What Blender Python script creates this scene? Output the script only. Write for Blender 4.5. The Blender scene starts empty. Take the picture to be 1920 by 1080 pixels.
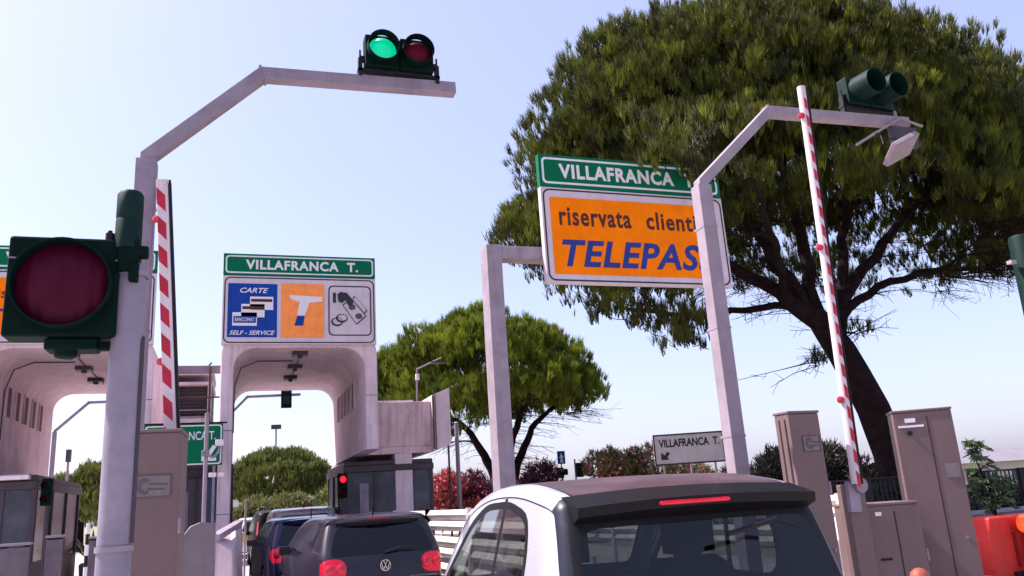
import bpy, math, random
import numpy as np
from mathutils import Vector, Matrix
from mathutils.geometry import delaunay_2d_cdt, intersect_point_tri_2d
random.seed(7); RNG = np.random.default_rng(7)
R = math.radians
scene = bpy.context.scene
COL = scene.collection

# ------------------------------------------------------------------ camera
cam_d = bpy.data.cameras.new("camera"); cam = bpy.data.objects.new("camera", cam_d); COL.objects.link(cam)
scene.camera = cam
cam_d.sensor_width = 36; cam_d.lens = 28.125; cam_d.clip_start = 0.05; cam_d.clip_end = 6000
YAW, PITCH, ROLL = R(19.42), R(14.723), R(3.719)
F = Vector((math.sin(YAW)*math.cos(PITCH), math.cos(YAW)*math.cos(PITCH), math.sin(PITCH)))
r0 = Vector((math.cos(YAW), -math.sin(YAW), 0)); u0 = r0.cross(F)
rr = r0*math.cos(ROLL) - u0*math.sin(ROLL); uu = u0*math.cos(ROLL) + r0*math.sin(ROLL)
M = Matrix((rr, uu, -F)).transposed().to_4x4(); M.translation = Vector((0, 0, 1.55))
cam.matrix_world = M

# ------------------------------------------------------------------ light
SUN_EL, SUN_AZ = R(54), R(-62)            # azimuth from +Y towards +X (negative = left)
w = bpy.data.worlds.new("World"); scene.world = w; w.use_nodes = True
nt = w.node_tree; nt.nodes.clear()
sky = nt.nodes.new('ShaderNodeTexSky'); sky.sky_type = 'NISHITA'; sky.sun_disc = False
sky.sun_elevation = SUN_EL; sky.sun_rotation = SUN_AZ
sky.air_density = 1.0; sky.dust_density = 2.2; sky.ozone_density = 1.6; sky.altitude = 0
tint = nt.nodes.new('ShaderNodeMix'); tint.data_type = 'RGBA'; tint.blend_type = 'MULTIPLY'
tint.inputs[0].default_value = 1.0; tint.inputs[7].default_value = (1.05, 0.95, 1.08, 1)
bg = nt.nodes.new('ShaderNodeBackground'); bg.inputs[1].default_value = 0.13
out = nt.nodes.new('ShaderNodeOutputWorld')
veil = nt.nodes.new('ShaderNodeMix'); veil.data_type = 'RGBA'; veil.inputs[0].default_value = 0.38
veil.inputs[7].default_value = (2.85, 2.95, 4.15, 1)
nt.links.new(sky.outputs[0], tint.inputs[6]); nt.links.new(tint.outputs[2], veil.inputs[6]); nt.links.new(veil.outputs[2], bg.inputs[0]); nt.links.new(bg.outputs[0], out.inputs[0])
sd = bpy.data.lights.new("sun", 'SUN'); sd.energy = 5.0; sd.angle = R(0.5); sd.color = (1.0, 0.91, 0.84)
sun = bpy.data.objects.new("sun", sd); COL.objects.link(sun)
sdir = Vector((math.sin(SUN_AZ)*math.cos(SUN_EL), math.cos(SUN_AZ)*math.cos(SUN_EL), math.sin(SUN_EL)))
sun.rotation_euler = sdir.to_track_quat('Z', 'Y').to_euler()
scene.view_settings.view_transform = 'Standard'; scene.view_settings.look = 'None'
scene.view_settings.gamma = 1; scene.view_settings.exposure = 1.12
scene.render.engine = 'CYCLES'
scene.cycles.max_bounces = 8; scene.cycles.transparent_max_bounces = 12

# ------------------------------------------------------------------ materials
def mat(name, col, rough=0.6, metal=0.0, var=0.12, scale=3.0, streak=0.0, bump=0.0, bscale=60.0, emit=None, es=0.0, coat=0.0, col2=None, spec=None):
    m = bpy.data.materials.new(name); m.use_nodes = True
    n, l = m.node_tree.nodes, m.node_tree.links
    b = n['Principled BSDF']
    b.inputs['Roughness'].default_value = rough; b.inputs['Metallic'].default_value = metal
    if coat: b.inputs['Coat Weight'].default_value = coat; b.inputs['Coat Roughness'].default_value = 0.05
    b.inputs['Specular IOR Level'].default_value = 0.28 if spec is None else spec
    tc = n.new('ShaderNodeTexCoord')
    no = n.new('ShaderNodeTexNoise'); no.inputs['Scale'].default_value = scale; no.inputs['Detail'].default_value = 6
    no.inputs['Roughness'].default_value = 0.65
    l.new(tc.outputs['Object'], no.inputs['Vector'])
    mr = n.new('ShaderNodeMapRange'); mr.inputs[1].default_value = 0.32; mr.inputs[2].default_value = 0.68
    l.new(no.outputs[0], mr.inputs[0])
    mx = n.new('ShaderNodeMix'); mx.data_type = 'RGBA'
    c2 = col2 or tuple(c*(1-var*2) for c in col)
    mx.inputs[6].default_value = (*c2, 1); mx.inputs[7].default_value = (*[min(1, c*(1+var*0.5)) for c in col], 1)
    l.new(mr.outputs[0], mx.inputs[0]); last = mx.outputs[2]
    if streak:
        mp = n.new('ShaderNodeMapping'); mp.inputs['Scale'].default_value = (9, 9, 0.7)
        l.new(tc.outputs['Object'], mp.inputs[0])
        n2 = n.new('ShaderNodeTexNoise'); n2.inputs['Scale'].default_value = 1.0; n2.inputs['Detail'].default_value = 5
        l.new(mp.outputs[0], n2.inputs['Vector'])
        m2 = n.new('ShaderNodeMapRange'); m2.inputs[1].default_value = 0.5; m2.inputs[2].default_value = 0.75
        m2.inputs[4].default_value = streak
        l.new(n2.outputs[0], m2.inputs[0])
        x2 = n.new('ShaderNodeMix'); x2.data_type = 'RGBA'
        x2.inputs[7].default_value = (0.10, 0.075, 0.065, 1)
        l.new(m2.outputs[0], x2.inputs[0]); l.new(last, x2.inputs[6]); last = x2.outputs[2]
    l.new(last, b.inputs['Base Color'])
    rm = n.new('ShaderNodeMapRange'); rm.inputs[3].default_value = max(0.02, rough-0.08); rm.inputs[4].default_value = min(1, rough+0.1)
    l.new(no.outputs[0], rm.inputs[0]); l.new(rm.outputs[0], b.inputs['Roughness'])
    if bump:
        nb = n.new('ShaderNodeTexNoise'); nb.inputs['Scale'].default_value = bscale; nb.inputs['Detail'].default_value = 4
        l.new(tc.outputs['Object'], nb.inputs['Vector'])
        bp = n.new('ShaderNodeBump'); bp.inputs['Strength'].default_value = bump; bp.inputs['Distance'].default_value = 0.02
        l.new(nb.outputs[0], bp.inputs['Height']); l.new(bp.outputs[0], b.inputs['Normal'])
    if emit: b.inputs['Emission Color'].default_value = (*emit, 1); b.inputs['Emission Strength'].default_value = es
    return m

def glass_mat(name, tintc, mixf=0.35, rough=0.02):
    m = bpy.data.materials.new(name); m.use_nodes = True
    n, l = m.node_tree.nodes, m.node_tree.links
    n.remove(n['Principled BSDF']); o = n['Material Output']
    tr = n.new('ShaderNodeBsdfTransparent'); tr.inputs[0].default_value = (*tintc, 1)
    gl = n.new('ShaderNodeBsdfGlossy'); gl.inputs['Roughness'].default_value = rough; gl.inputs[0].default_value = (0.9, 0.9, 0.95, 1)
    fr = n.new('ShaderNodeFresnel'); fr.inputs[0].default_value = 1.5
    ad = n.new('ShaderNodeMath'); ad.operation = 'MULTIPLY_ADD'; ad.inputs[1].default_value = 0.40; ad.inputs[2].default_value = mixf*0.1
    mx = n.new('ShaderNodeMixShader')
    l.new(fr.outputs[0], ad.inputs[0]); l.new(ad.outputs[0], mx.inputs[0]); l.new(tr.outputs[0], mx.inputs[1]); l.new(gl.outputs[0], mx.inputs[2])
    l.new(mx.outputs[0], o.inputs[0])
    return m

def leaf_mat(name, c1, c2, scale=1.2, transl=0.25, c3=None):
    m = bpy.data.materials.new(name); m.use_nodes = True
    n, l = m.node_tree.nodes, m.node_tree.links
    b = n['Principled BSDF']; o = n['Material Output']
    b.inputs['Roughness'].default_value = 0.55
    b.inputs['Specular IOR Level'].default_value = 0.3
    tc = n.new('ShaderNodeTexCoord'); no = n.new('ShaderNodeTexNoise'); no.inputs['Scale'].default_value = scale; no.inputs['Detail'].default_value = 5
    l.new(tc.outputs['Object'], no.inputs['Vector'])
    cr = n.new('ShaderNodeValToRGB'); cr.color_ramp.elements[0].position = 0.36; cr.color_ramp.elements[1].position = 0.64
    cr.color_ramp.elements[0].color = (*c1, 1); cr.color_ramp.elements[1].color = (*c2, 1)
    if c3:
        e = cr.color_ramp.elements.new(0.74); e.color = (*c3, 1)
    l.new(no.outputs[0], cr.inputs[0]); l.new(cr.outputs[0], b.inputs['Base Color'])
    t = n.new('ShaderNodeBsdfTranslucent'); l.new(cr.outputs[0], t.inputs[0])
    mx = n.new('ShaderNodeMixShader'); mx.inputs[0].default_value = transl
    l.new(b.outputs[0], mx.inputs[1]); l.new(t.outputs[0], mx.inputs[2]); l.new(mx.outputs[0], o.inputs[0])
    return m

def lens_mat(name, col, scale=90.0, emit=0.0, rough=0.2):
    """ribbed coloured glass lens"""
    m = mat(name, col, rough, var=0.25, scale=6, emit=col if emit else None, es=emit, coat=0.0 if not emit else 0.5, spec=0.10)
    n, l = m.node_tree.nodes, m.node_tree.links; b = n['Principled BSDF']
    tc = n.new('ShaderNodeTexCoord'); wv = n.new('ShaderNodeTexWave'); wv.inputs['Scale'].default_value = scale; wv.bands_direction = 'X'
    wv.inputs['Distortion'].default_value = 0.4
    l.new(tc.outputs['Object'], wv.inputs['Vector'])
    bp = n.new('ShaderNodeBump'); bp.inputs['Strength'].default_value = 0.5; bp.inputs['Distance'].default_value = 0.004
    l.new(wv.outputs[0], bp.inputs['Height']); l.new(bp.outputs[0], b.inputs['Normal'])
    if emit:
        mm = n.new('ShaderNodeMapRange'); mm.inputs[3].default_value = emit*0.5; mm.inputs[4].default_value = emit*1.7
        l.new(wv.outputs[0], mm.inputs[0]); l.new(mm.outputs[0], b.inputs['Emission Strength'])
    return m

MT = {}
MT['concrete'] = mat('arch_concrete', (0.68, 0.53, 0.59), 0.8, var=0.12, scale=1.2, streak=0.35, bump=0.15)
MT['concrete2'] = mat('beige_render', (0.68, 0.49, 0.52), 0.85, var=0.14, scale=1.6, streak=0.45, bump=0.2)
MT['kerb'] = mat('kerb_concrete', (0.42, 0.38, 0.38), 0.85, var=0.2, scale=3, streak=0.2, bump=0.3)
MT['galv'] = mat('galvanised_paint', (0.25, 0.205, 0.26), 0.5, 0.1, var=0.14, scale=4, streak=0.3, bump=0.06)
MT['galv_light'] = mat('pale_grey_steel', (0.29, 0.235, 0.285), 0.5, 0.0, var=0.12, scale=4, streak=0.22, bump=0.05)
MT['post'] = mat('weathered_post', (0.24, 0.215, 0.28), 0.5, 0.1, var=0.16, scale=5, streak=0.45, bump=0.08)
MT['cabinet'] = mat('cabinet_paint', (0.15, 0.098, 0.10), 0.55, 0.0, var=0.10, scale=2.5, streak=0.35, bump=0.04)
MT['cabinet_dark'] = mat('cabinet_seam', (0.03, 0.025, 0.03), 0.8)
MT['panelgrey'] = mat('barrier_grey', (0.13, 0.105, 0.13), 0.6, var=0.2, scale=4, streak=0.3)
MT['plaque'] = mat('plaque_grey', (0.18, 0.15, 0.16), 0.5, 0.2, var=0.15, scale=20)
MT['plaque_dark'] = mat('plaque_print', (0.09, 0.075, 0.085), 0.6)
MT['white'] = mat('sign_white', (0.58, 0.49, 0.55), 0.45, var=0.07, scale=2, streak=0.12)
MT['green'] = mat('sign_green', (0.0, 0.13, 0.06), 0.6, spec=0.1, var=0.10, scale=3)
MT['orange'] = mat('sign_orange', (0.98, 0.21, 0.0), 0.6, spec=0.08, var=0.10, scale=2.2)
MT['orange_pale'] = mat('sign_orange_faded', (0.98, 0.30, 0.08), 0.6, spec=0.1, var=0.10, scale=5)
MT['blue'] = mat('sign_blue', (0.01, 0.05, 0.30), 0.6, spec=0.1, var=0.10, scale=3)
MT['blue_letter'] = mat('letter_blue', (0.02, 0.035, 0.24), 0.45, var=0.15, scale=5)
MT['brown_letter'] = mat('letter_brown', (0.08, 0.015, 0.012), 0.5, var=0.1)
MT['letter_white'] = mat('letter_white', (0.70, 0.66, 0.70), 0.5, var=0.05)
MT['letter_black'] = mat('letter_black', (0.03, 0.025, 0.035), 0.5)
MT['signal'] = mat('signal_green_black', (0.0015, 0.011, 0.009), 0.6, spec=0.06, metal=0.0, var=0.2, scale=8)
MT['signal_teal'] = mat('signal_teal', (0.0015, 0.018, 0.015), 0.55, spec=0.15, metal=0.0, var=0.15, scale=5)
MT['black'] = mat('black_plastic', (0.008, 0.008, 0.010), 0.6, spec=0.25)
MT['rubber'] = mat('black_rubber', (0.01, 0.01, 0.014), 0.8)
MT['boomwhite'] = mat('boom_white', (0.60, 0.50, 0.54), 0.4, var=0.08, scale=5, streak=0.25)
MT['boomred'] = mat('boom_red', (0.42, 0.015, 0.04), 0.4, var=0.15, scale=9)
MT['lens_green'] = lens_mat('green_lens', (0.0, 0.40, 0.20), 75, 0.55)
MT['lens_red_off'] = lens_mat('dark_red_lens', (0.11, 0.004, 0.018), 40, 0, 0.35)
MT['lens_red_big'] = lens_mat('maroon_lens', (0.060, 0.002, 0.018), 9, 0, 0.5)
MT['lens_red_on'] = lens_mat('lit_red_lens', (0.9, 0.01, 0.03), 60, 1.0)
MT['red_plastic'] = mat('red_lamp_plastic', (0.5, 0.01, 0.03), 0.3, coat=0.5)
MT['brake'] = mat('brake_light', (0.30, 0.003, 0.02), 0.2, coat=0.5, emit=(0.9, 0.005, 0.05), es=0.22, var=0.35, scale=14)
MT['brake_off'] = mat('tail_light', (0.28, 0.006, 0.02), 0.2, coat=0.5, emit=(0.9, 0.01, 0.05), es=0.05, var=0.3, scale=14)
MT['silver'] = mat('silver_paint', (0.50, 0.50, 0.60), 0.28, 0.35, var=0.03, scale=2, coat=0.8)
MT['darkpaint'] = mat('dark_blue_grey_paint', (0.009, 0.010, 0.022), 0.4, 0.0, var=0.05, scale=2, coat=0.2)
MT['golfpaint'] = mat('charcoal_paint', (0.012, 0.010, 0.020), 0.35, 0.1, var=0.05, scale=2, coat=0.45)
MT['bluepaint'] = mat('navy_paint', (0.012, 0.010, 0.055), 0.3, 0.2, var=0.05, scale=2, coat=0.6)
MT['whitepaint'] = mat('white_paint', (0.85, 0.80, 0.84), 0.3, 0.0, var=0.03, scale=2, coat=0.8)
MT['blackpaint'] = mat('black_paint', (0.004, 0.004, 0.006), 0.5, 0.0, var=0.05, scale=2, coat=0.05, spec=0.15)
MT['roofglass'] = mat('dark_roof_panel', (0.075, 0.042, 0.052), 0.5, 0.0, var=0.22, scale=4, coat=0.05)
MT['interior'] = mat('dark_interior', (0.008, 0.008, 0.012), 0.9, var=0.2, scale=10, spec=0.05)
MT['seat'] = mat('seat_fabric', (0.015, 0.015, 0.024), 0.9, var=0.15, scale=30, spec=0.05)
MT['glass'] = glass_mat('clear_tinted_glass', (0.62, 0.68, 0.66), 0.35)
MT['glass_rear'] = glass_mat('rear_tinted_glass', (0.15, 0.17, 0.18), 0.25, 0.04)
MT['glass_dark'] = mat('dark_car_glass', (0.008, 0.009, 0.014), 0.08, var=0.2, spec=0.5)
MT['booth_glass'] = mat('booth_glass', (0.06, 0.065, 0.09), 0.2, 0.0, var=0.3, scale=1.5, coat=0.0)
MT['booth_frame'] = mat('booth_frame', (0.055, 0.042, 0.055), 0.5, 0.1, var=0.15, scale=3, streak=0.3)
MT['bluedoor'] = mat('blue_grey_door', (0.05, 0.085, 0.16), 0.4, var=0.2, scale=2)
MT['louvre'] = mat('brown_louvre', (0.11, 0.065, 0.06), 0.7, var=0.2, scale=6)
MT['chrome'] = mat('chrome', (0.75, 0.75, 0.78), 0.15, 0.95, var=0.05)
MT['rail'] = mat('guard_rail_zinc', (0.58, 0.52, 0.52), 0.45, 0.25, var=0.15, scale=4, streak=0.25)
MT['fence'] = mat('dark_iron', (0.022, 0.02, 0.028), 0.6, 0.3)
MT['redbarrier'] = mat('red_barrier_plastic', (0.62, 0.035, 0.03), 0.4, var=0.12, scale=4)
MT['orangeplastic'] = mat('orange_plastic', (0.85, 0.10, 0.03), 0.4, var=0.1, scale=4)
MT['asphalt'] = mat('asphalt', (0.13, 0.12, 0.125), 0.9, var=0.2, scale=0.8, bump=0.5, bscale=120)
MT['ground'] = mat('dry_ground', (0.26, 0.23, 0.18), 0.95, var=0.3, scale=0.15, bump=0.4, bscale=3, col2=(0.10, 0.12, 0.05))
MT['apron'] = mat('concrete_apron', (0.50, 0.43, 0.43), 0.9, var=0.15, scale=0.6, bump=0.3, bscale=80)
MT['paint_line'] = mat('road_marking', (0.65, 0.62, 0.62), 0.7, var=0.15, scale=6)
MT['hill'] = mat('far_hill', (0.12, 0.14, 0.12), 0.95, var=0.25, scale=0.01, bump=0.6, bscale=0.05)
MT['bark'] = mat('pine_bark', (0.020, 0.011, 0.013), 0.95, spec=0.1, var=0.3, scale=5, bump=1.0, bscale=14)
MT['needles'] = leaf_mat('pine_needles', (0.024, 0.024, 0.009), (0.12, 0.14, 0.010), 1.3, 0.38, (0.38, 0.40, 0.03))
MT['needles2'] = leaf_mat('pine_needles_bright', (0.050, 0.068, 0.010), (0.20, 0.25, 0.018), 1.0, 0.35, (0.36, 0.38, 0.03))
MT['needles3'] = leaf_mat('pine_needles_far', (0.085, 0.10, 0.025), (0.19, 0.21, 0.05), 0.4, 0.25)
MT['leaf_dark'] = leaf_mat('dark_shrub_leaf', (0.035, 0.022, 0.03), (0.05, 0.05, 0.03), 1.5, 0.2)
MT['leaf_red'] = leaf_mat('oleander_leaf_red', (0.30, 0.04, 0.06), (0.36, 0.10, 0.06), 1.5, 0.3)
MT['leaf_maroon'] = leaf_mat('oleander_leaf_maroon', (0.06, 0.012, 0.03), (0.11, 0.025, 0.045), 1.5, 0.2)
MT['leaf_green'] = leaf_mat('oleander_leaf', (0.10, 0.11, 0.045), (0.20, 0.19, 0.07), 1.5, 0.3)
MT['leaf_shrub'] = leaf_mat('young_tree_leaf', (0.035, 0.06, 0.035), (0.09, 0.14, 0.06), 3, 0.3)
MT['flower'] = mat('pink_blossom', (0.95, 0.30, 0.38), 0.7, var=0.2, scale=5)
MT['building'] = mat('pale_building', (0.62, 0.54, 0.52), 0.8, var=0.08, scale=0.4, streak=0.1)
MT['rooftile'] = mat('grey_roof', (0.20, 0.18, 0.22), 0.8, var=0.1, scale=1)
MT['yellow'] = mat('yellow_panel', (0.75, 0.55, 0.05), 0.4)
MT['lampwhite'] = mat('white_enclosure', (0.72, 0.64, 0.68), 0.5, var=0.08, scale=6, streak=0.2)

# ------------------------------------------------------------------ helpers
class G:
    def __init__(s): s.v = []; s.f = []
    def add(s, vs, fs):
        b = len(s.v); s.v += [tuple(v) for v in vs]; s.f += [tuple(b+i for i in f) for f in fs]; return s
    def box(s, x0, x1, y0, y1, z0, z1, mtx=None):
        vs = [Vector((x, y, z)) for z in (z0, z1) for y in (y0, y1) for x in (x0, x1)]
        if mtx: vs = [mtx @ v for v in vs]
        return s.add(vs, [(0, 2, 3, 1), (4, 5, 7, 6), (0, 1, 5, 4), (2, 6, 7, 3), (0, 4, 6, 2), (1, 3, 7, 5)])
    def sweep(s, pts, prof, up=(0, 0, 1), caps=True, closed=False):
        """sweep closed 2-D profile (list of (a,b)) along pts with mitred joints; a along 'side', b along 'up2'"""
        pts = [Vector(p) for p in pts]; n = len(pts); rings = []
        up = Vector(up)
        for i, p in enumerate(pts):
            if closed: d0 = (p-pts[i-1]).normalized(); d1 = (pts[(i+1) % n]-p).normalized()
            else:
                d0 = (p-pts[i-1]).normalized() if i > 0 else (pts[1]-p).normalized()
                d1 = (pts[i+1]-p).normalized() if i < n-1 else d0
            t = (d0+d1).normalized() if (d0+d1).length > 1e-6 else d0
            side = t.cross(up)
            if side.length < 1e-4: side = Vector((1, 0, 0))
            side.normalize(); u2 = side.cross(t).normalized()
            c = max(0.35, abs(t.dot(d0)))
            rings.append([p + side*a + u2*(b/c) for a, b in prof])
        m = len(prof); vs = [v for r in rings for v in r]; fs = []
        for i in range(n if closed else n-1):
            j = (i+1) % n
            for k in range(m):
                k2 = (k+1) % m; fs.append((i*m+k, i*m+k2, j*m+k2, j*m+k))
        if caps and not closed:
            fs.append(tuple(range(m))[::-1]); fs.append(tuple((n-1)*m+k for k in range(m)))
        return s.add(vs, fs)
    def tube(s, pts, r, n=10, caps=True):
        pts = [Vector(p) for p in pts]; N = len(pts)
        rs = r if isinstance(r, (list, tuple)) else [r]*N
        ref = None; rings = []
        for i, p in enumerate(pts):
            a = pts[max(0, i-1)]; b = pts[min(N-1, i+1)]; t = (b-a).normalized()
            if ref is None: ref = Vector((0, 0, 1)) if abs(t.z) < 0.9 else Vector((1, 0, 0))
            sd_ = t.cross(ref).normalized(); u2 = sd_.cross(t).normalized(); ref = u2
            rings.append([p + sd_*math.cos(2*math.pi*k/n)*rs[i] + u2*math.sin(2*math.pi*k/n)*rs[i] for k in range(n)])
        vs = [v for q in rings for v in q]; fs = []
        for i in range(N-1):
            for k in range(n):
                k2 = (k+1) % n; fs.append((i*n+k, i*n+k2, (i+1)*n+k2, (i+1)*n+k))
        if caps: fs.append(tuple(range(n))[::-1]); fs.append(tuple((N-1)*n+k for k in range(n)))
        return s.add(vs, fs)
    def lathe(s, prof, o=(0, 0, 0), ax=(0, 0, 1), n=24, a0=0, a1=2*math.pi):
        """prof: list (r, h) along axis"""
        ax = Vector(ax).normalized(); ref = Vector((0, 0, 1)) if abs(ax.z) < 0.9 else Vector((1, 0, 0))
        e1 = ax.cross(ref).normalized(); e2 = e1.cross(ax).normalized(); o = Vector(o)
        full = abs(a1-a0-2*math.pi) < 1e-6; m = n if full else n+1
        vs = []; 
        for (r_, h) in prof:
            for k in range(m):
                a = a0+(a1-a0)*k/n; vs.append(o + ax*h + (e1*math.cos(a)+e2*math.sin(a))*r_)
        fs = []
        for i in range(len(prof)-1):
            for k in range(n):
                k2 = (k+1) % m; fs.append((i*m+k, i*m+k2, (i+1)*m+k2, (i+1)*m+k))
        return s.add(vs, fs)
    def prismY(s, poly, y0, y1, off=(0, 0)):
        """poly in (x,z), extruded along Y"""
        n = len(poly)
        vs = [(x+off[0], y0, z+off[1]) for x, z in poly] + [(x+off[0], y1, z+off[1]) for x, z in poly]
        fs = [tuple(range(n)), tuple(range(2*n-1, n-1, -1))] + [(i, n+i, n+(i+1) % n, (i+1) % n) for i in range(n)]
        return s.add(vs, fs)
    def ringY(s, outer, inner, y0, y1):
        n = len(outer)
        vs = [(x, y0, z) for x, z in outer]+[(x, y0, z) for x, z in inner]+[(x, y1, z) for x, z in outer]+[(x, y1, z) for x, z in inner]
        fs = []
        for i in range(n):
            j = (i+1) % n
            fs += [(i, j, n+j, n+i), (2*n+i, 3*n+i, 3*n+j, 2*n+j), (i, 2*n+i, 2*n+j, j), (n+i, n+j, 3*n+j, 3*n+i)]
        return s.add(vs, fs)
    def xf(s, m):
        s.v = [tuple(m @ Vector(v)) for v in s.v]; return s

def rrect(x0, x1, z0, z1, r, n=6):
    p = []
    for cx, cz, a in ((x1-r, z1-r, 0), (x0+r, z1-r, 90), (x0+r, z0+r, 180), (x1-r, z0+r, 270)):
        for k in range(n+1):
            t = R(a+90*k/n); p.append((cx+r*math.cos(t), cz+r*math.sin(t)))
    return p[::-1]

def link(o, parent=None):
    COL.objects.link(o)
    if parent is not None: o.parent = parent
    return o
def thing(name, label, cat, loc=(0, 0, 0), rotz=0.0, group=None):
    o = bpy.data.objects.new(name, None); o.empty_display_size = 0.2
    link(o); o.location = loc; o.rotation_euler = (0, 0, rotz)
    o['label'] = label; o['category'] = cat
    if group: o['group'] = group
    return o
def wm(o):
    m = Matrix.LocRotScale(o.location, o.rotation_euler, o.scale)
    return wm(o.parent) @ m if o.parent else m
def part(name, g, m, parent=None, world=True, smooth=False, bevel=0.0, label=None, ang=35):
    """ONE mesh object; g is given in world coordinates (world=True) or in the parent's"""
    me = bpy.data.meshes.new(name); vs = g.v
    if world and parent is not None:
        inv = wm(parent).inverted(); vs = [tuple(inv @ Vector(v)) for v in vs]
    me.from_pydata(vs, [], g.f); me.validate(); me.update()
    mats = m if isinstance(m, list) else [m]
    for q in mats: me.materials.append(MT[q] if isinstance(q, str) else q)
    if smooth:
        me.polygons.foreach_set('use_smooth', [True]*len(me.polygons)); me.set_sharp_from_angle(angle=R(ang))
    o = bpy.data.objects.new(name, me); link(o, parent)
    if bevel:
        b = o.modifiers.new('bevel', 'BEVEL'); b.width = bevel; b.segments = 2; b.limit_method = 'ANGLE'; b.angle_limit = R(40)
    if label: o['label'] = label
    return o
def struct(name, g, m, **k):
    o = part(name, g, m, **k); o['kind'] = 'structure'; return o
def npmesh(name, V, T, m, parent=None):
    """V (n,3), T (k,3) numpy, world coords"""
    me = bpy.data.meshes.new(name)
    if parent is not None: V = V - np.array(wm(parent).translation)
    me.vertices.add(len(V)); me.vertices.foreach_set('co', np.asarray(V, np.float32).ravel())
    me.loops.add(T.size); me.loops.foreach_set('vertex_index', T.ravel().astype(np.int32))
    me.polygons.add(len(T)); me.polygons.foreach_set('loop_start', np.arange(0, T.size, T.shape[1], dtype=np.int32))
    me.update(calc_edges=True); me.materials.append(MT[m])
    o = bpy.data.objects.new(name, me); link(o, parent); return o
def dup(root, loc, rotz=None, label=None):
    r = root.copy(); COL.objects.link(r); r.location = loc
    if rotz is not None: r.rotation_euler = (0, 0, rotz)
    if label: r['label'] = label
    for ch in list(root.children):
        c = ch.copy(); COL.objects.link(c); c.parent = r
        for g_ in list(ch.children):
            d = g_.copy(); COL.objects.link(d); d.parent = c
    return r

def text_g(s, x0, x1, z0, z1, y, bold=0.0, shear=0.0, depth=0.004, spacing=1.0):
    """lettering fitted in the box x0..x1, z0..z1, facing -Y at plane y"""
    cu = bpy.data.curves.new('t', 'FONT'); cu.body = s; cu.offset = bold; cu.shear = shear; cu.extrude = 0.02
    cu.space_character = spacing; cu.resolution_u = 3
    ob = bpy.data.objects.new('t', cu); COL.objects.link(ob)
    dg = bpy.context.evaluated_depsgraph_get(); me = bpy.data.meshes.new_from_object(ob.evaluated_get(dg))
    V = [v.co.copy() for v in me.vertices]; Fs = [tuple(p.vertices) for p in me.polygons]
    bpy.data.objects.remove(ob); bpy.data.curves.remove(cu); bpy.data.meshes.remove(me)
    ax, bx = min(v.x for v in V), max(v.x for v in V); az, bz = min(v.y for v in V), max(v.y for v in V)
    g = G(); g.add([(x0+(v.x-ax)/(bx-ax)*(x1-x0), y-(v.z+0.02)/0.04*depth, z0+(v.y-az)/(bz-az)*(z1-z0)) for v in V], Fs)
    return g

# ------------------------------------------------------------------ ground
g = G(); S = 3000; N = 24
g.add([(-S, -S, -0.02), (S, -S, -0.02), (S, S, -0.02), (-S, S, -0.02)], [(0, 1, 2, 3)])
struct('ground', g, 'ground')
g = G(); g.add([(-14, -12, 0), (9.0, -12, 0), (9.0, 60, 0), (-14, 60, 0)], [(0, 1, 2, 3)]); struct('toll_plaza_road', g, 'apron')
g = G()
for x0 in (-3.2, -0.02, 1.0):
    pass
for k in range(12):
    g.add([(-3.25, 2+k*2.5, 0.004), (-3.13, 2+k*2.5, 0.004), (-3.13, 3.4+k*2.5, 0.004), (-3.25, 3.4+k*2.5, 0.004)], [(0, 1, 2, 3)])
struct('lane_marking', g, 'paint_line')
def island(name, x0, x1, y0, y1):
    g = G(); n = 10; p = []
    cx = (x0+x1)/2; rx = (x1-x0)/2
    for k in range(n+1):
        a = R(180+180*k/n); p.append((cx+rx*math.cos(a), y0+rx+rx*math.sin(a)))
    p += [(x1, y1), (x0, y1)]
    m = len(p)
    g.add([(x, y, 0) for x, y in p]+[(x, y, 0.15) for x, y in p], [tuple(range(m, 2*m))]+[(i, (i+1) % m, m+(i+1) % m, m+i) for i in range(m)])
    o = struct(name, g, 'kerb', bevel=0.015)
island('kerb_island', -1.42, -0.05, 1.2, 26)
island('kerb_island', 2.95, 5.6, 2.0, 26)
island('kerb_island', -5.9, -4.5, 6, 26)
island('kerb_island', 7.9, 9.6, 4, 26)

# hills behind
def ridge(name, y, x0, x1, h, seed, m='hill', zoff=0):
    rg = np.random.default_rng(seed); n = 80; g = G(); vs = []
    ph = rg.random(6)*6.28
    for i in range(n+1):
        x = x0+(x1-x0)*i/n; t = i/n
        z = h*(0.55+0.2*math.sin(5*t+ph[0])+0.13*math.sin(11*t+ph[1])+0.06*math.sin(27*t+ph[2])+0.04*math.sin(61*t+ph[3]))*math.sin(math.pi*min(1, max(0.02, t)))**0.4
        vs += [(x, y-h*3, -1), (x, y-h, z*0.55+zoff), (x, y, z+zoff), (x, y+h*3, -1)]
    fs = []
    for i in range(n):
        for k in range(3): fs.append((i*4+k, (i+1)*4+k, (i+1)*4+k+1, i*4+k+1))
    g.add(vs, fs); struct(name, g, m, smooth=True, ang=80)
ridge('hills', 1400, -1500, 900, 85, 3)
ridge('hills', 1900, 700, 2900, 60, 5)

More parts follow.
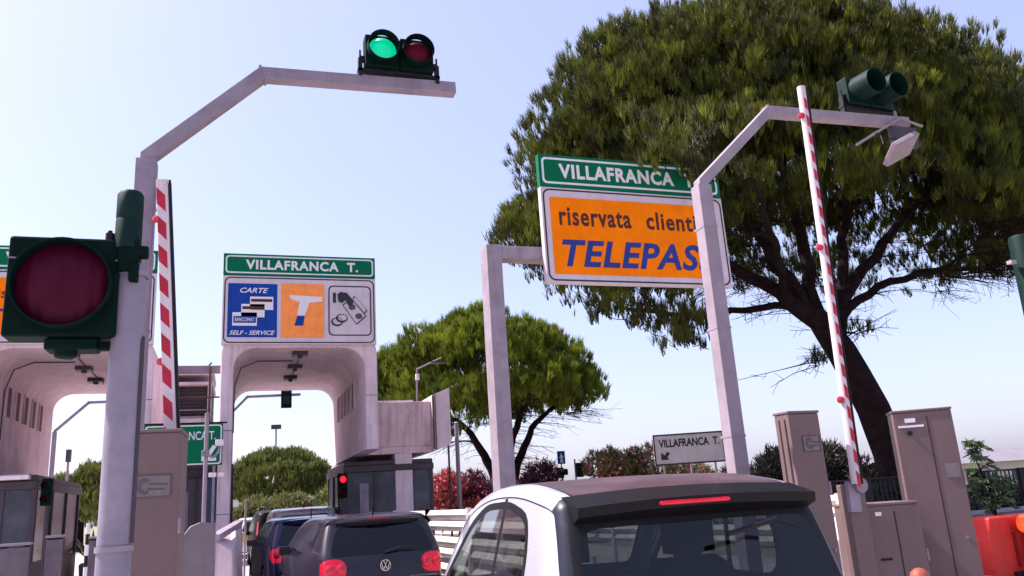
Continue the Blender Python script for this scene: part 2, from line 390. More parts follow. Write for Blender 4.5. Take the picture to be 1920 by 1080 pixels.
# ------------------------------------------------------------------ toll gate arches
def arch(label, x0, x1, y0, y1, ztop, zin, zb_r, zb_l, cam_things=True):
    t = thing('toll_gate_arch', label, 'toll gate', ((x0+x1)/2, y0, 0), 0, 'concrete arches over the toll lanes')
    th = 0.25; r = 0.45; n = 8
    xi0, xi1 = x0+th, x1-th
    # profile (x,z) : outer with rounded top, inner with fillets
    outer = [(x0, zb_l)]
    ro = 0.35
    for k in range(n+1):
        a = R(180-90*k/n); outer.append((x0+ro+ro*math.cos(a), ztop-ro+ro*math.sin(a)))
    for k in range(n+1):
        a = R(90-90*k/n); outer.append((x1-ro+ro*math.cos(a), ztop-ro+ro*math.sin(a)))
    outer.append((x1, zb_r))
    inner = [(xi0, zb_l)]
    for k in range(n+1):
        a = R(180-90*k/n); inner.append((xi0+r+r*math.cos(a), zin-r+r*math.sin(a)))
    for k in range(n+1):
        a = R(90-90*k/n); inner.append((xi1-r+r*math.cos(a), zin-r+r*math.sin(a)))
    inner.append((xi1, zb_r))
    g = G(); m = len(outer)
    ys = [y0, y1]
    vs = [(x, y, z) for y in ys for x, z in outer] + [(x, y, z) for y in ys for x, z in inner]
    fs = []
    for i in range(m-1):
        fs += [(i, i+1, m+i+1, m+i)[::-1], (2*m+i, 2*m+i+1, 3*m+i+1, 3*m+i), (i, i+1, 2*m+i+1, 2*m+i), (m+i, 3*m+i, 3*m+i+1, m+i+1)]
    fs += [(0, m, 3*m, 2*m), (m-1, 2*m+m-1, 3*m+m-1, m+m-1)]
    g.add(vs, fs)
    part('shell', g, 'concrete', t, smooth=True, ang=30, bevel=0.03)
    return t
a1 = arch('grey concrete arch over the lane the queue of cars enters', -0.34, 2.82, 17, 23.3, 5.12, 4.88, 2.73, 0.15)
a2 = arch('concrete arch at left, partly hidden behind the large dark red signal', -4.72, -1.58, 17, 23.3, 5.12, 4.88, 0.15, 2.6)
for t_, x_ in ((a1, -0.34), (a2, -4.72)):
    for zz in (1.6, 3.2):
        g = G(); g.box(x_+0.003, x_+0.247, 16.9965, 16.999, zz, zz+0.012); part('panel_joint', g, 'louvre', t_)
    g = G(); g.box(x_+2.913, x_+3.157, 16.9965, 16.999, 3.85, 3.862); part('panel_joint', g, 'louvre', t_)
    g = G(); g.tube([(x_+0.27, 18.5, 3.3), (x_+0.27, 18.5, 4.3), (x_+0.40, 18.5, 4.72), (x_+0.75, 18.5, 4.865), (x_+1.5, 18.5, 4.865)], 0.014, 6)
    g.tube([(x_+1.62, 17.65, 4.865), (x_+1.62, 21.5, 4.865)], 0.018, 6); part('conduit', g, 'booth_frame', t_)
# recessed slots in inner walls
for (t, X, s) in ((a1, 2.57, -1), (a2, -4.47, 1)):
    for k in range(5):
        y = 18.75+k*0.74
        g = G(); xa, xb = (X-0.012, X-0.002) if s < 0 else (X+0.002, X+0.012)
        g.box(xa, xb, y, y+0.36, 3.82, 4.42); part('wall_slot', g, 'louvre', t)
        g = G(); xc = X-0.03 if s < 0 else X+0.03
        lo, hi = min(X, xc), max(X, xc)
        g.box(lo, hi, y-0.05, y, 3.8, 4.45); part('slot_fin', g, 'concrete2', t)
# ceiling lamps under arch
for (t, X) in ((a1, 1.25), (a2, -3.15)):
    for k, y in enumerate((17.35, 19.0, 20.6)):
        g = G(); g.box(X-0.16, X+0.16, y, y+0.3, 4.79, 4.878); g.box(X-0.05, X+0.05, y+0.1, y+0.2, 4.74, 4.79)
        part('ceiling_lamp', g, 'booth_frame', t, bevel=0.01)

def toll_sign(label, x0, x1, y, z0, zm, z1, text, tx, mode, group='overhead lane signs'):
    t = thing('lane_sign', label, 'road sign', ((x0+x1)/2, y, z0), 0, group)
    # green strip
    g = G(); g.box(x0, x1, y, y+0.12, zm+0.012, z1); o = part('name_strip', g, 'green', t, bevel=0.006)
    d = (x1-x0); h = z1-zm
    g = G(); m_ = 0.035*h/0.4
    g.ringY(rrect(x0+m_, x1-m_, zm+m_+0.012, z1-m_, 0.07), rrect(x0+m_*1.7, x1-m_*1.7, zm+m_*1.7+0.012, z1-m_*1.7, 0.055), y-0.004, y-0.001)
    part('strip_border', g, 'letter_white', t)
    part('lettering', text_g(text, tx[0], tx[1], zm+0.012+h*0.27, zm+h*0.74, y-0.001, 0.035, spacing=1.12), 'letter_white', t)
    g = G(); g.box(x0, x1, y, y+0.12, z0, zm); part('board', g, 'white', t, bevel=0.006)
    g = G(); g.ringY(rrect(x0+0.03, x1-0.03, z0+0.03, zm-0.03, 0.12), rrect(x0+0.055, x1-0.055, z0+0.055, zm-0.055, 0.10), y-0.004, y-0.001)
    part('board_border', g, 'letter_black', t)
    return t
Y = 16.92
t = toll_sign('white lane sign with three pictogram panels, on the arch over the queue', -0.34, 2.80, Y, 4.93, 6.39, 6.87, 'VILLAFRANCA  T.', (0.10, 2.43), 'pay')
# blue card panel
g = G(); g.box(-0.235, 0.74, Y-0.008, Y-0.001, 5.08, 6.22); part('card_panel', g, 'blue', t)
part('panel_lettering', text_g('CARTE', 0.0, 0.56, 6.02, 6.13, Y-0.008, 0.015, 0.3), 'letter_white', t)
part('panel_lettering', text_g('SELF - SERVICE', -0.19, 0.70, 5.13, 5.22, Y-0.008, 0.012, 0.3), 'letter_white', t)
for (x, z, sc) in ((0.2, 5.66, 0.46), (0.03, 5.5, 0.46), (-0.14, 5.32, 0.48)):
    g = G(); g.prismY([(x, z), (x+sc, z), (x+sc, z+0.28), (x, z+0.28)][::-1], Y-0.013, Y-0.008)
    c = part('bank_card', g, 'letter_white', t)
    g = G(); g.box(x+0.02, x+sc-0.02, Y-0.017, Y-0.013, z+(0.17 if z > 5.4 else 0.06), z+(0.23 if z > 5.4 else 0.2))
    part('card_stripe', g, 'brown_letter' if z > 5.4 else 'blue', c)
part('panel_lettering', text_g('BANCOMAT', -0.09, 0.29, 5.41, 5.49, Y-0.017, 0.01), 'letter_white', t)
# faded orange T panel
g = G(); g.box(0.82, 1.70, Y-0.008, Y-0.001, 5.08, 6.24); part('transponder_panel', g, 'orange_pale', t)
g = G(); g.prismY([(0.98, 5.99), (1.66, 5.96), (1.66, 5.86), (1.40, 5.83), (1.30, 5.55), (1.14, 5.55), (1.2, 5.84), (1.02, 5.9)][::-1], Y-0.013, Y-0.008)
part('letter_symbol', g, 'letter_white', t)
g = G(); g.prismY([(1.15, 5.54), (1.30, 5.54), (1.27, 5.33), (1.09, 5.33)][::-1], Y-0.013, Y-0.008); part('letter_foot', g, 'blue', t)
# cash panel
g = G(); g.ringY(rrect(1.79, 2.70, 5.12, 6.22, 0.1), rrect(1.815, 2.675, 5.145, 6.195, 0.085), Y-0.006, Y-0.001); part('panel_border', g, 'letter_black', t)
def outl(poly, wd):
    cx = sum(p[0] for p in poly)/len(poly); cz = sum(p[1] for p in poly)/len(poly)
    return [(cx+(x-cx)*(1-wd), cz+(z-cz)*(1-wd)) for x, z in poly]
bn = [(2.08, 5.80), (2.28, 5.93), (2.60, 5.55), (2.38, 5.36)][::-1]
g = G(); g.ringY(bn, outl(bn, 0.09), Y-0.010, Y-0.002)
bn2 = [(2.30, 5.95), (2.34, 6.0), (2.62, 5.68), (2.56, 5.60)][::-1]
g.ringY(bn2, outl(bn2, 0.12), Y-0.006, Y-0.002); part('banknote', g, 'letter_black', t)
g = G()
for cx, cz in ((2.29, 5.75), (2.43, 5.55)):
    g.prismY([(cx+0.075*math.cos(a*math.pi/8), cz+0.065*math.sin(a*math.pi/8)) for a in range(16)][::-1], Y-0.01, Y-0.002)
part('banknote_mark', g, 'plaque_dark', t)
for cx, cz in ((1.97, 5.42), (2.07, 5.50)):
    g = G(); c1 = [(cx+0.125*math.cos(-a*math.pi/10), cz+0.095*math.sin(-a*math.pi/10)) for a in range(20)]
    c2_ = [(cx+0.085+0.0*0+0.10*math.cos(-a*math.pi/10)-0.075, cz+0.012+0.07*math.sin(-a*math.pi/10)) for a in range(20)]
    g.ringY(c1, c2_, Y-0.01, Y-0.002); part('coin', g, 'letter_black', t)
g = G(); g.prismY([(1.98, 6.03), (2.05, 6.08), (2.18, 6.06), (2.33, 5.88), (2.27, 5.76), (2.2, 5.80), (2.15, 5.90), (2.08, 5.83), (2.0, 5.86)][::-1], Y-0.014, Y-0.010)
g.box(1.885, 1.95, Y-0.01, Y-0.002, 5.84, 6.06); part('hand_symbol', g, 'letter_black', t)

# sign on the left arch (mostly hidden by the near signal)
t = toll_sign('lane sign with an orange field on the arch behind the large dark red signal', -4.72, -1.60, Y, 4.93, 6.39, 6.87, 'VILLAFRANCA  T.', (-4.28, -1.97), 'tele')
g = G(); g.box(-4.55, -2.6, Y-0.008, Y-0.001, 5.12, 6.22); part('orange_field', g, 'orange', t)
g = text_g('riservata clienti', -4.45, -2.7, 5.82, 6.02, Y-0.008, 0.012); part('lettering', g, 'brown_letter', t)
part('lettering', text_g('TELEPASS', -4.45, -2.7, 5.3, 5.62, Y-0.008, 0.02, 0.2), 'blue_letter', t)

# TELEPASS sign
YT = 11.0
t = toll_sign('big orange lane sign under a green strip, in front of the large pine', 4.46, 7.78, YT, 4.72, 6.30, 6.86, 'VILLAFRANCA  T.', (4.80, 7.35), 'tele')
g = G(); g.box(4.60, 7.60, YT-0.008, YT-0.001, 4.86, 6.13); part('orange_field', g, 'orange', t)
part('lettering', text_g('riservata', 4.74, 6.0, 5.66, 5.97, YT-0.008, 0.024, spacing=1.12), 'brown_letter', t)
part('lettering', text_g('clienti', 6.28, 7.22, 5.66, 5.97, YT-0.008, 0.024, spacing=1.12), 'brown_letter', t)
part('lettering', text_g('TELEPASS', 4.75, 7.52, 4.98, 5.43, YT-0.008, 0.028, 0.25, spacing=1.08), 'blue_letter', t)
# portal frame
t = thing('sign_portal', 'square grey post with a side beam carrying the big orange lane sign', 'sign frame', (3.7, 11, 0))
g = G(); g.box(3.56, 3.80, 11.15, 11.5, 0.15, 5.35); part('post', g, 'galv_light', t, bevel=0.008)
g = G(); g.box(3.802, 7.6, 11.17, 11.48, 5.15, 5.345); part('crossbeam', g, 'galv_light', t, bevel=0.008)
g = G(); g.box(4.55, 7.6, 11.13, 11.168, 5.2, 5.3); part('sign_mount', g, 'galv', t)
g = G(); g.box(3.45, 3.91, 11.05, 11.6, 0.15, 0.18); part('base_plate', g, 'galv', t)

# ------------------------------------------------------------------ masts with bent arms
def mast(label, x, y, zc, xe, ze, xend, sec=0.13, z0=0.15, group='bent lane signal masts', m='galv'):
    t = thing('signal_mast', label, 'signal mast', (x, y, 0), 0, group); h = sec/2
    g = G(); g.box(x-h, x+h, y-h, y+h, z0, zc); part('upright', g, m, t, bevel=0.006)
    q = h*0.74
    g = G(); g.sweep([(x+(h-q)*0.3, y, zc-0.05), (x+(h-q)*0.3, y, zc+0.03), (xe, y, ze+h-q), (xend, y, ze+h-q+0.045)], [(-q, -q), (q, -q), (q, q), (-q, q)], up=(0, 1, 0))
    part('arm', g, m, t, bevel=0.006)
    h_ = h; h = q
    for (wx, wz, dx, dz) in ((xe, ze+h_-q, 1, 0.6),):
        g = G(); a = 0.5*math.atan2(ze-zc, xe-x); q = h+0.004
        g.box(-0.009, 0.009, -q, q, -q*1.12, q*1.12, Matrix.Translation((wx, y, wz)) @ Matrix.Rotation(-(a-R(90) if wx == x else a), 4, 'Y')); part('weld_seam', g, m, t)
    h = h_
    g = G(); g.tube([(x+h*0.4, y+h+0.012, z0+0.4), (x+h*0.4, y+h+0.012, zc-0.25)], 0.009, 6)
    part('cable', g, 'black', t)
    for k in range(4):
        g = G(); g.box(x-h-0.003, x+h+0.003, y-h-0.003, y+h+0.024, z0+0.9+k*0.85, z0+0.915+k*0.85); part('cable_tie', g, m, t)
    g = G(); g.box(x-0.17, x+0.17, y-0.17, y+0.17, z0, z0+0.02); part('base_plate', g, m, t)
    g = G()
    for dx in (-0.12, 0.12):
        for dy in (-0.12, 0.12): g.lathe([(0, 0.05), (0.018, 0.05), (0.018, 0.0)], (x+dx, y+dy, z0+0.02), n=6)
    part('anchor_bolts', g, 'galv', t)
    return t
mast('tall bent-arm mast behind the near grey post, carrying the lit green signal', -0.622, 5.55, 3.93, 0.12, 4.66, 1.58)
mast('bent-arm mast in front of the large pine, carrying signals turned aside and a pale box', 3.64, 5.4, 3.98, 4.43, 4.73, 6.02, 0.125, m='galv_light')
mast('thin bent-arm mast seen through the arch over the queue of cars', -0.6, 27, 4.25, 0.30, 5.22, 1.95, 0.11)
mast('thin bent-arm mast seen through the left arch with wall slots', -5.1, 27, 4.3, -4.25, 5.14, -2.6, 0.11)

# ------------------------------------------------------------------ signals
def hood(o, ax, r, L, tilt=0):
    g = G(); g.lathe([(r, 0), (r, L), (r-0.006, L), (r-0.006, 0)], o, ax, 28); return g
def twin_signal(label, loc, rotz, sec=0.29, lensr=0.10, hr=0.125, hl=0.16, lenses=('lens_green', 'lens_red_off'), body='signal', hoodm='signal', group=None, rise=0.06):
    """horizontal two-aspect signal in local coords, facing -Y; origin at bracket foot"""
    t = thing('traffic_light', label, 'traffic light', loc, rotz, group)
    H2 = 0.27; zc = rise+0.16
    for i, s in enumerate((-1, 1)):
        cx = s*sec/2
        g = G(); g.box(cx-sec/2+0.003, cx+sec/2-0.003, 0, 0.12, rise+0.02, rise+0.02+H2); hd = part('signal_head', g, body, t, world=False, bevel=0.012)
        part('visor', hood((cx, 0.0, zc+0.012), (0, -1, -0.06), hr, hl), hoodm, hd, world=False, smooth=True)
        g = G(); g.lathe([(0, 0.03), (lensr*0.5, 0.026), (lensr*0.85, 0.012), (lensr, 0.0)], (cx, -0.002, zc), (0, -1, 0), 28)
        part('lens', g, lenses[i], hd, world=False, smooth=True)
    for s in (-1, 1):
        g = G(); x = s*(sec+0.03); g.box(x-0.015, x+0.015, 0.03, 0.08, -0.03, rise+0.10); g.box(min(x, x-s*0.05), max(x, x-s*0.05), 0.04, 0.08, rise+0.08, rise+0.12)
        g.tube([(x, 0.05, rise+0.1), (x, 0.05, rise+0.17)], 0.008, 6)
        part('bracket', g, 'black', t, world=False)
    g = G(); g.box(-sec-0.05, sec+0.05, 0.03, 0.09, rise-0.012, rise+0.012); part('mounting_bar', g, 'black', t, world=False)
    return t
twin_signal('two-lamp signal with its green lamp lit, on top of the left bent arm', (1.13, 5.46, 4.765), 0, sec=0.27, rise=0.02, hr=0.122, hl=0.085, lensr=0.108)
twin_signal('two-lamp signal with green hoods on the right bent arm, against the large pine', (5.62, 5.38, 4.82), R(4), sec=0.28, hr=0.122, hl=0.22, lenses=('lens_red_off', 'lens_red_off'), hoodm='signal_teal', body='signal_teal', rise=0.08)

# reader under right arm
t = thing('antenna_unit', 'pale tilted box hung on a bracket under the end of the right bent arm', 'antenna', (5.7, 5.3, 4.4))
m4 = Matrix.Translation((5.62, 5.15, 4.38)) @ Matrix.Rotation(R(-32), 4, 'Y') @ Matrix.Rotation(R(-34), 4, 'X') @ Matrix.Rotation(R(10), 4, 'Z')
g = G(); g.box(-0.20, 0.20, -0.115, 0.115, -0.03, 0.03, m4); part('housing', g, mat('grey_enclosure', (0.26, 0.20, 0.23), 0.6, var=0.1, scale=8, streak=0.3), t, bevel=0.012)
g = G(); g.tube([(5.22, 5.25, 4.43), (5.86, 5.32, 4.79)], 0.012, 8); g.tube([(5.86, 5.32, 4.79), (6.1, 5.3, 4.72)], 0.012, 8)
g.tube([(5.86, 5.36, 4.6), (5.86, 5.36, 4.88)], 0.014, 8); part('bracket', g, 'galv_light', t)
g = G(); g.tube([(5.45, 5.3, 4.62), (5.52, 5.25, 4.55), (5.5, 5.22, 4.45), (5.55, 5.2, 4.36), (5.62, 5.2, 4.40)], 0.007, 6)
g.tube([(5.50, 5.3, 4.58), (5.62, 5.28, 4.54), (5.78, 5.22, 4.52)], 0.006, 6); part('cable', g, 'black', t)
g = G(); g.box(5.72, 6.02, 5.3, 5.36, 4.50, 4.70); part('junction_box', g, 'booth_frame', t, bevel=0.01)

# near large signal and post
t = thing('signal_post', 'thick weathered grey post carrying the large dark red signal at far left', 'post', (-0.30, 2.45, 0))
g = G(); g.lathe([(0.043, 0), (0.043, 2.27), (0.0, 2.27)], (-0.301, 2.45, 0.0), n=28); part('tube', g, 'post', t, smooth=True)
g = G(); g.box(-0.262, -0.254, 2.43, 2.45, 1.5, 2.05); g.tube([(-0.256, 2.44, 1.50), (-0.256, 2.44, 2.06)], 0.004, 6); part('cable_strip', g, 'booth_frame', t)
g = G(); g.lathe([(0.0475, 1.48), (0.0475, 1.495)], (-0.301, 2.45, 0), n=28); part('strap', g, 'galv', t, smooth=True); g = G(); g.lathe([(0.0475, 2.235), (0.0475, 2.25)], (-0.301, 2.45, 0), n=28); part('strap', g, 'galv', t, smooth=True)
t = thing('traffic_light', 'large square signal with one big dark red lens, nearest the camera at far left', 'traffic light', (-0.45, 2.4, 2.05))
g = G(); g.box(-0.602, -0.325, 2.40, 2.50, 2.052, 2.335); b_ = part('housing', g, 'signal', t, bevel=0.008)
g = G(); g.lathe([(0.125, 0), (0.125, 0.045), (0.119, 0.045), (0.117, 0.0)], (-0.462, 2.40, 2.196), (0, -1, -0.03), 48); part('lens_ring', g, 'signal', b_, smooth=True)
g = G(); g.lathe([(0, 0.035), (0.05, 0.031), (0.09, 0.02), (0.117, 0.004)], (-0.462, 2.399, 2.196), (0, -1, 0), 48); part('lens', g, 'lens_red_big', b_, smooth=True)
g = G(); g.lathe([(0.036, 0), (0.036, 0.085), (0.034, 0.09), (0.036, 0.095), (0.036, 0.165), (0.030, 0.175), (0, 0.177)], (-0.309, 2.42, 2.31), n=28); part('lamp_cap', g, 'signal_teal', t, smooth=True)
g = G(); g.box(-0.33, -0.275, 2.39, 2.46, 2.24, 2.335); g.lathe([(0.02, -0.02), (0.02, 0.02), (0, 0.02)], (-0.272, 2.41, 2.30), (1, 0, 0), 12); g.box(-0.30, -0.275, 2.385, 2.42, 2.21, 2.26); part('hinge_bracket', g, 'signal', t, bevel=0.005)
g = G(); g.lathe([(0.012, -0.01), (0.012, 0.012), (0.006, 0.014), (0.006, 0.02), (0, 0.02)], (-0.357, 2.42, 2.345), n=10); part('top_bolt', g, 'black', t)
g = G(); g.box(-0.50, -0.37, 2.41, 2.49, 2.018, 2.05); g.lathe([(0.03, 0), (0.028, 0.02), (0, 0.025)], (-0.45, 2.44, 2.02), (0, 0, -1), 14); g.box(-0.40, -0.30, 2.43, 2.46, 2.02, 2.045); part('lower_bracket', g, 'signal', t, bevel=0.006)
g = G(); g.box(-0.335, -0.31, 2.396, 2.40, 2.268, 2.272); part('hinge', g, 'galv', t); g = G(); g.box(-0.60, -0.575, 2.396, 2.40, 2.268, 2.272); part('hinge', g, 'galv', t)

# hanging signal inside main arch, and small ones
def vert_signal(label, x, y, zt, h=0.45, wd=0.24, lit=None, back=False, n=2):
    t = thing('traffic_light', label, 'traffic light', (x, y, zt-h))
    g = G(); g.box(x-wd/2, x+wd/2, y, y+0.16, zt-h, zt); part('housing', g, 'signal', t, bevel=0.015)
    hh = h/n
    for k in range(n):
        zc = zt-hh*(k+0.5); r_ = min(wd, hh)*0.40
        part('visor', hood((x, y, zc), (0, -1, 0), r_, 0.14), 'signal', t, smooth=True)
        g = G(); g.lathe([(0, 0.012), (r_*0.95, 0)], (x, y-0.004, zc), (0, -1, 0), 20)
        part('lens', g, lit if (lit and k == 0) else 'lens_red_off', t)
    return t
t = thing('traffic_light', 'dark back of a signal box hanging on the thin arm under the main arch', 'traffic light', (1.5, 26.9, 4.8))
g = G(); g.box(1.33, 1.66, 26.75, 26.92, 4.83, 5.68); part('housing', g, 'signal', t, bevel=0.02)
g = G(); g.box(1.40, 1.60, 26.71, 26.75, 4.95, 5.20); g.box(1.40, 1.60, 26.71, 26.75, 5.32, 5.57); part('rear_cover', g, 'black', t, bevel=0.01)
g = G(); g.tube([(1.3, 26.7, 5.6), (1.18, 26.7, 5.55), (1.15, 26.7, 5.68), (1.5, 26.8, 5.75)], 0.012, 6); part('cable', g, 'black', t)
vert_signal('small signal with lit red lamp beside the dark booth right of the queue', 2.19, 18.0, 2.31, 0.52, 0.20, 'lens_red_on')
vert_signal('small dark signal beside the booth under the left arch', -3.12, 16.2, 2.40, 0.46, 0.17)
t = thing('signal_post', 'thin dark post holding the small signal beside the left booth', 'post', (-3.12, 16.4, 0))
g = G(); g.tube([(-3.12, 16.42, 0), (-3.12, 16.42, 2.4)], 0.035, 10); part('tube', g, 'booth_frame', t)
g = G(); g.box(-3.2, -3.04, 16.34, 16.5, 0, 0.03); part('base_plate', g, 'booth_frame', t)
t = thing('signal_post', 'short dark post holding the small lit red signal beside the right booth', 'post', (2.3, 18.25, 0))
g = G(); g.tube([(2.22, 18.25, 0), (2.22, 18.25, 2.3)], 0.04, 10); part('tube', g, 'booth_frame', t)
g = G(); g.box(2.12, 2.32, 18.15, 18.35, 0.0, 0.03); part('base_plate', g, 'booth_frame', t)

# ------------------------------------------------------------------ cabinets
def cabinet(label, loc, rotz, w_, d_, h, plaque=None, seam=None, grp='tall grey barrier cabinets', top=True, slit=False):
    t = thing('barrier_cabinet', label, 'cabinet', loc, rotz, grp)
    g = G(); g.box(-w_/2, w_/2, -d_/2, d_/2, 0.0, h); part('case', g, 'cabinet', t, world=False, bevel=0.008)
    g = G(); g.box(-w_/2-0.006, w_/2+0.006, -d_/2-0.006, d_/2+0.006, h+0.0005, h+0.018); part('lid', g, 'cabinet', t, world=False, bevel=0.005)
    g = G()
    for s in (seam or []):
        g.box(s-0.004, s+0.004, -d_/2-0.0025, -d_/2-0.0005, 0.55, h-0.04)
    if seam: part('door_gap', g, 'cabinet_dark', t, world=False)
    for zz in (0.3, 0.75):
        g = G(); g.lathe([(0.009, -0.04), (0.009, 0.04), (0, 0.04)], (w_/2+0.006, -d_/2+0.004, h*zz), (0, 0, 1), 10); part('door_hinge', g, 'galv', t, world=False)
    g = G()
    for k in range(5): g.box(-w_*0.22, w_*0.22, -d_/2-0.0035, -d_/2-0.0005, 0.42+k*0.03, 0.43+k*0.03)
    part('vent', g, 'cabinet_dark', t, world=False)
    g = G(); g.lathe([(0.012, 0.0), (0.012, 0.008), (0, 0.008)], (w_*0.36, -d_/2, h*0.55), (0, -1, 0), 12); part('lock', g, 'galv', t, world=False)
    if plaque:
        px, pz, pw, ph = plaque; y = -d_/2
        g = G(); g.box(px, px+pw, y-0.004, y-0.0005, pz, pz+ph); o = part('plaque', g, 'plaque', t, world=False)
        g = G(); g.ringY(rrect(px, px+pw, pz, pz+ph, 0.006, 3), rrect(px+0.005, px+pw-0.005, pz+0.005, pz+ph-0.005, 0.004, 3), y-0.007, y-0.004)
        cx, cz, r_ = px+ph*0.55, pz+ph*0.5, ph*0.36
        oc = [(cx+r_*math.cos(R(60+240*k/14)), cz+r_*math.sin(R(60+240*k/14))) for k in range(15)]
        ic = [(cx+0.006+r_*0.55*math.cos(R(60+240*k/14)), cz+r_*0.6*math.sin(R(60+240*k/14))) for k in range(15)]
        for k in range(14):
            q = [oc[k], oc[k+1], ic[k+1], ic[k]]; g.prismY(q, y-0.006, y-0.004)
        g.prismY([(px+pw*0.45, pz+ph*0.66), (px+pw*0.92, pz+ph*0.60), (px+pw*0.92, pz+ph*0.52), (px+pw*0.42, pz+ph*0.55)], y-0.006, y-0.004)
        g.prismY([(px+pw*0.42, pz+ph*0.42), (px+pw*0.85, pz+ph*0.38), (px+pw*0.85, pz+ph*0.30), (px+pw*0.40, pz+ph*0.32)], y-0.006, y-0.004)
        part('emblem', g, 'plaque_dark', o, world=False)
    return t
cabinet('tall grey cabinet with a small logo plaque, at the foot of the left raised boom', (-0.43, 5.1, 0), R(-2), 0.29, 0.4, 2.03, plaque=(-0.098, 1.68, 0.20, 0.12))
cabinet('tall grey cabinet with two dark slits and a faint plaque, behind the silver car', (3.63, 4.62, 0), R(1), 0.25, 0.15, 1.985, plaque=(-0.04, 1.73, 0.14, 0.105))
g = G()
for y_ in (4.585, 4.645): g.box(3.5005, 3.5035, y_-0.006, y_+0.006, 0.9, 1.95)
part('slit', g, 'cabinet_dark', [o for o in bpy.data.objects if o.name.startswith('barrier_cabinet')][-1])
t = cabinet('rightmost tall grey cabinet with a full-height door seam, in front of the fence', (4.80, 4.72, 0), R(-34), 0.40, 0.20, 1.98, seam=[0.03])
g = G(); g.box(-0.17, 0.0, -0.106, -0.1005, 1.87, 1.885); part('top_seam', g, 'letter_white', t, world=False)
g = G(); g.box(-0.12, -0.05, -0.106, -0.1005, 1.905, 1.935); part('sticker', g, 'letter_white', t, world=False)
g = G(); g.box(0.09, 0.18, -0.106, -0.1005, 1.50, 1.60); part('label_plate', g, 'plaque', t, world=False)
g = G(); g.lathe([(0.018, 0), (0.016, 0.012), (0, 0.012)], (-0.10, -0.1005, 1.83), (0, -1, 0), 12); part('key_cover', g, 'black', t, world=False)
t = cabinet('low square grey cabinet at the foot of the right raised boom', (4.255, 4.72, 0), R(-14), 0.46, 0.3, 1.345, grp='barrier cabinets', seam=[0.05])
g = G(); g.box(-0.10, -0.02, -0.156, -0.1505, 0.99, 1.005); part('handle_slot', g, 'black', t, world=False)
g = G(); g.box(-0.09, -0.045, -0.156, -0.1505, 1.28, 1.305); part('sticker', g, 'letter_white', t, world=False)

# ------------------------------------------------------------------ booms
def boom(label, p0, p1, wd, dp, nst, gap, ph, lamps, slant=0.35, edge=True, round_=False, start=0.1, lw=None, lface=0.0, patch=0.62):
    t = thing('barrier_boom', label, 'barrier', p0, 0, 'raised red and white booms')
    p0, p1 = Vector(p0), Vector(p1); d = (p1-p0); L = d.length; d.normalize()
    sx = Vector((0, 1, 0)).cross(d).normalized()   # +X-ish
    yv = sx.cross(d).normalized()
    if yv.y > 0: yv = -yv
    def W(a, b, c): return p0 + sx*a + yv*b + d*c     # b>0 towards camera
    g = G()
    if round_:
        g.tube([p0, p1], wd/2, 20)
    else:
        pr = [(-wd/2, -dp/2), (wd/2, -dp/2), (wd/2, dp/2), (-wd/2, dp/2)]
        vs = [W(a, b, c) for c in (0, L) for a, b in pr]; g.add(vs, [(0, 1, 2, 3), (7, 6, 5, 4)]+[(i, (i+4), (i+1) % 4+4, (i+1) % 4) for i in range(4)])
    part('beam', g, 'boomwhite', t, smooth=round_, bevel=0 if round_ else 0.006)
    for k in range(nst):
        c = L-start-gap*k
        g = G(); a0, a1 = lface-wd*patch/2, lface+wd*patch/2; m = 7
        vs = []
        for j in range(m):
            a = a0+(a1-a0)*j/(m-1)
            b = (math.sqrt(max(0.0, (wd/2)**2-a*a))+0.0015) if round_ else dp/2+0.0015
            off = -slant*(a-a0)
            vs += [W(a, b, c+off), W(a, b, c-ph+off)]
        g.add(vs, [(2*j, 2*j+1, 2*j+3, 2*j+2) for j in range(m-1)])
        part('red_stripe', g, 'boomred', t, smooth=True)
    if edge:
        g = G(); a = wd/2+(0.004 if not round_ else -0.002)
        vs = [W(x_, b, c) for c in (0, L-0.005) for x_, b in ((a, -dp/2), (a+0.014, -dp/2), (a+0.014, dp/2-0.004), (a, dp/2-0.004))]
        g.add(vs, [(0, 1, 2, 3), (7, 6, 5, 4)]+[(i, (i+4), (i+1) % 4+4, (i+1) % 4) for i in range(4)]); part('rubber_edge', g, 'rubber', t)
    for c in lamps:
        o = W(-wd/2-0.002, 0.0, L-c); g = G(); g.lathe([(0.022, 0), (0.026, 0.012), (0.020, 0.026), (0, 0.032)], o, tuple(-sx*0.55+yv*0.8), 16); part('warning_lamp', g, 'red_plastic', t, smooth=True)
    g = G(); g.add([W(a, b, c) for c in (-0.18, 0.02) for a, b in ((-wd*0.7, -0.06), (wd*0.7, -0.06), (wd*0.7, -dp/2-0.003), (-wd*0.7, -dp/2-0.003))], [(0, 1, 2, 3), (7, 6, 5, 4)]+[(i, (i+4), (i+1) % 4+4, (i+1) % 4) for i in range(4)])
    part('hinge_plate', g, 'galv', t)
    return t
boom('raised red and white boom beside the left bent-arm mast', (-0.372, 5.42, 1.88), (-0.508, 5.42, 3.74), 0.072, 0.09, 10, 0.196, 0.115, (0.27, 1.22), slant=1.1, lface=-0.009, patch=0.72, start=0.06)
boom('raised slim red and white boom standing in front of the large pine', (3.935, 4.5, 1.50), (4.04, 4.5, 4.46), 0.062, 0.05, 20, 0.146, 0.088, (0.25, 1.30, 2.40), slant=1.0, round_=True, lface=0.004, patch=0.55, start=0.10)
t = thing('boom_drive', 'thin grey drive post under the right raised boom, beside the low cabinet', 'barrier post', (3.98, 4.55, 0))
g = G(); g.box(3.90, 4.05, 4.56, 4.66, 0.0, 1.50); part('upright', g, 'cabinet', t, bevel=0.006)
g = G(); g.lathe([(0.05, -0.03), (0.05, 0.03), (0, 0.03)], (3.98, 4.53, 1.49), (0, -1, 0), 20); part('hinge_hub', g, 'galv', t)

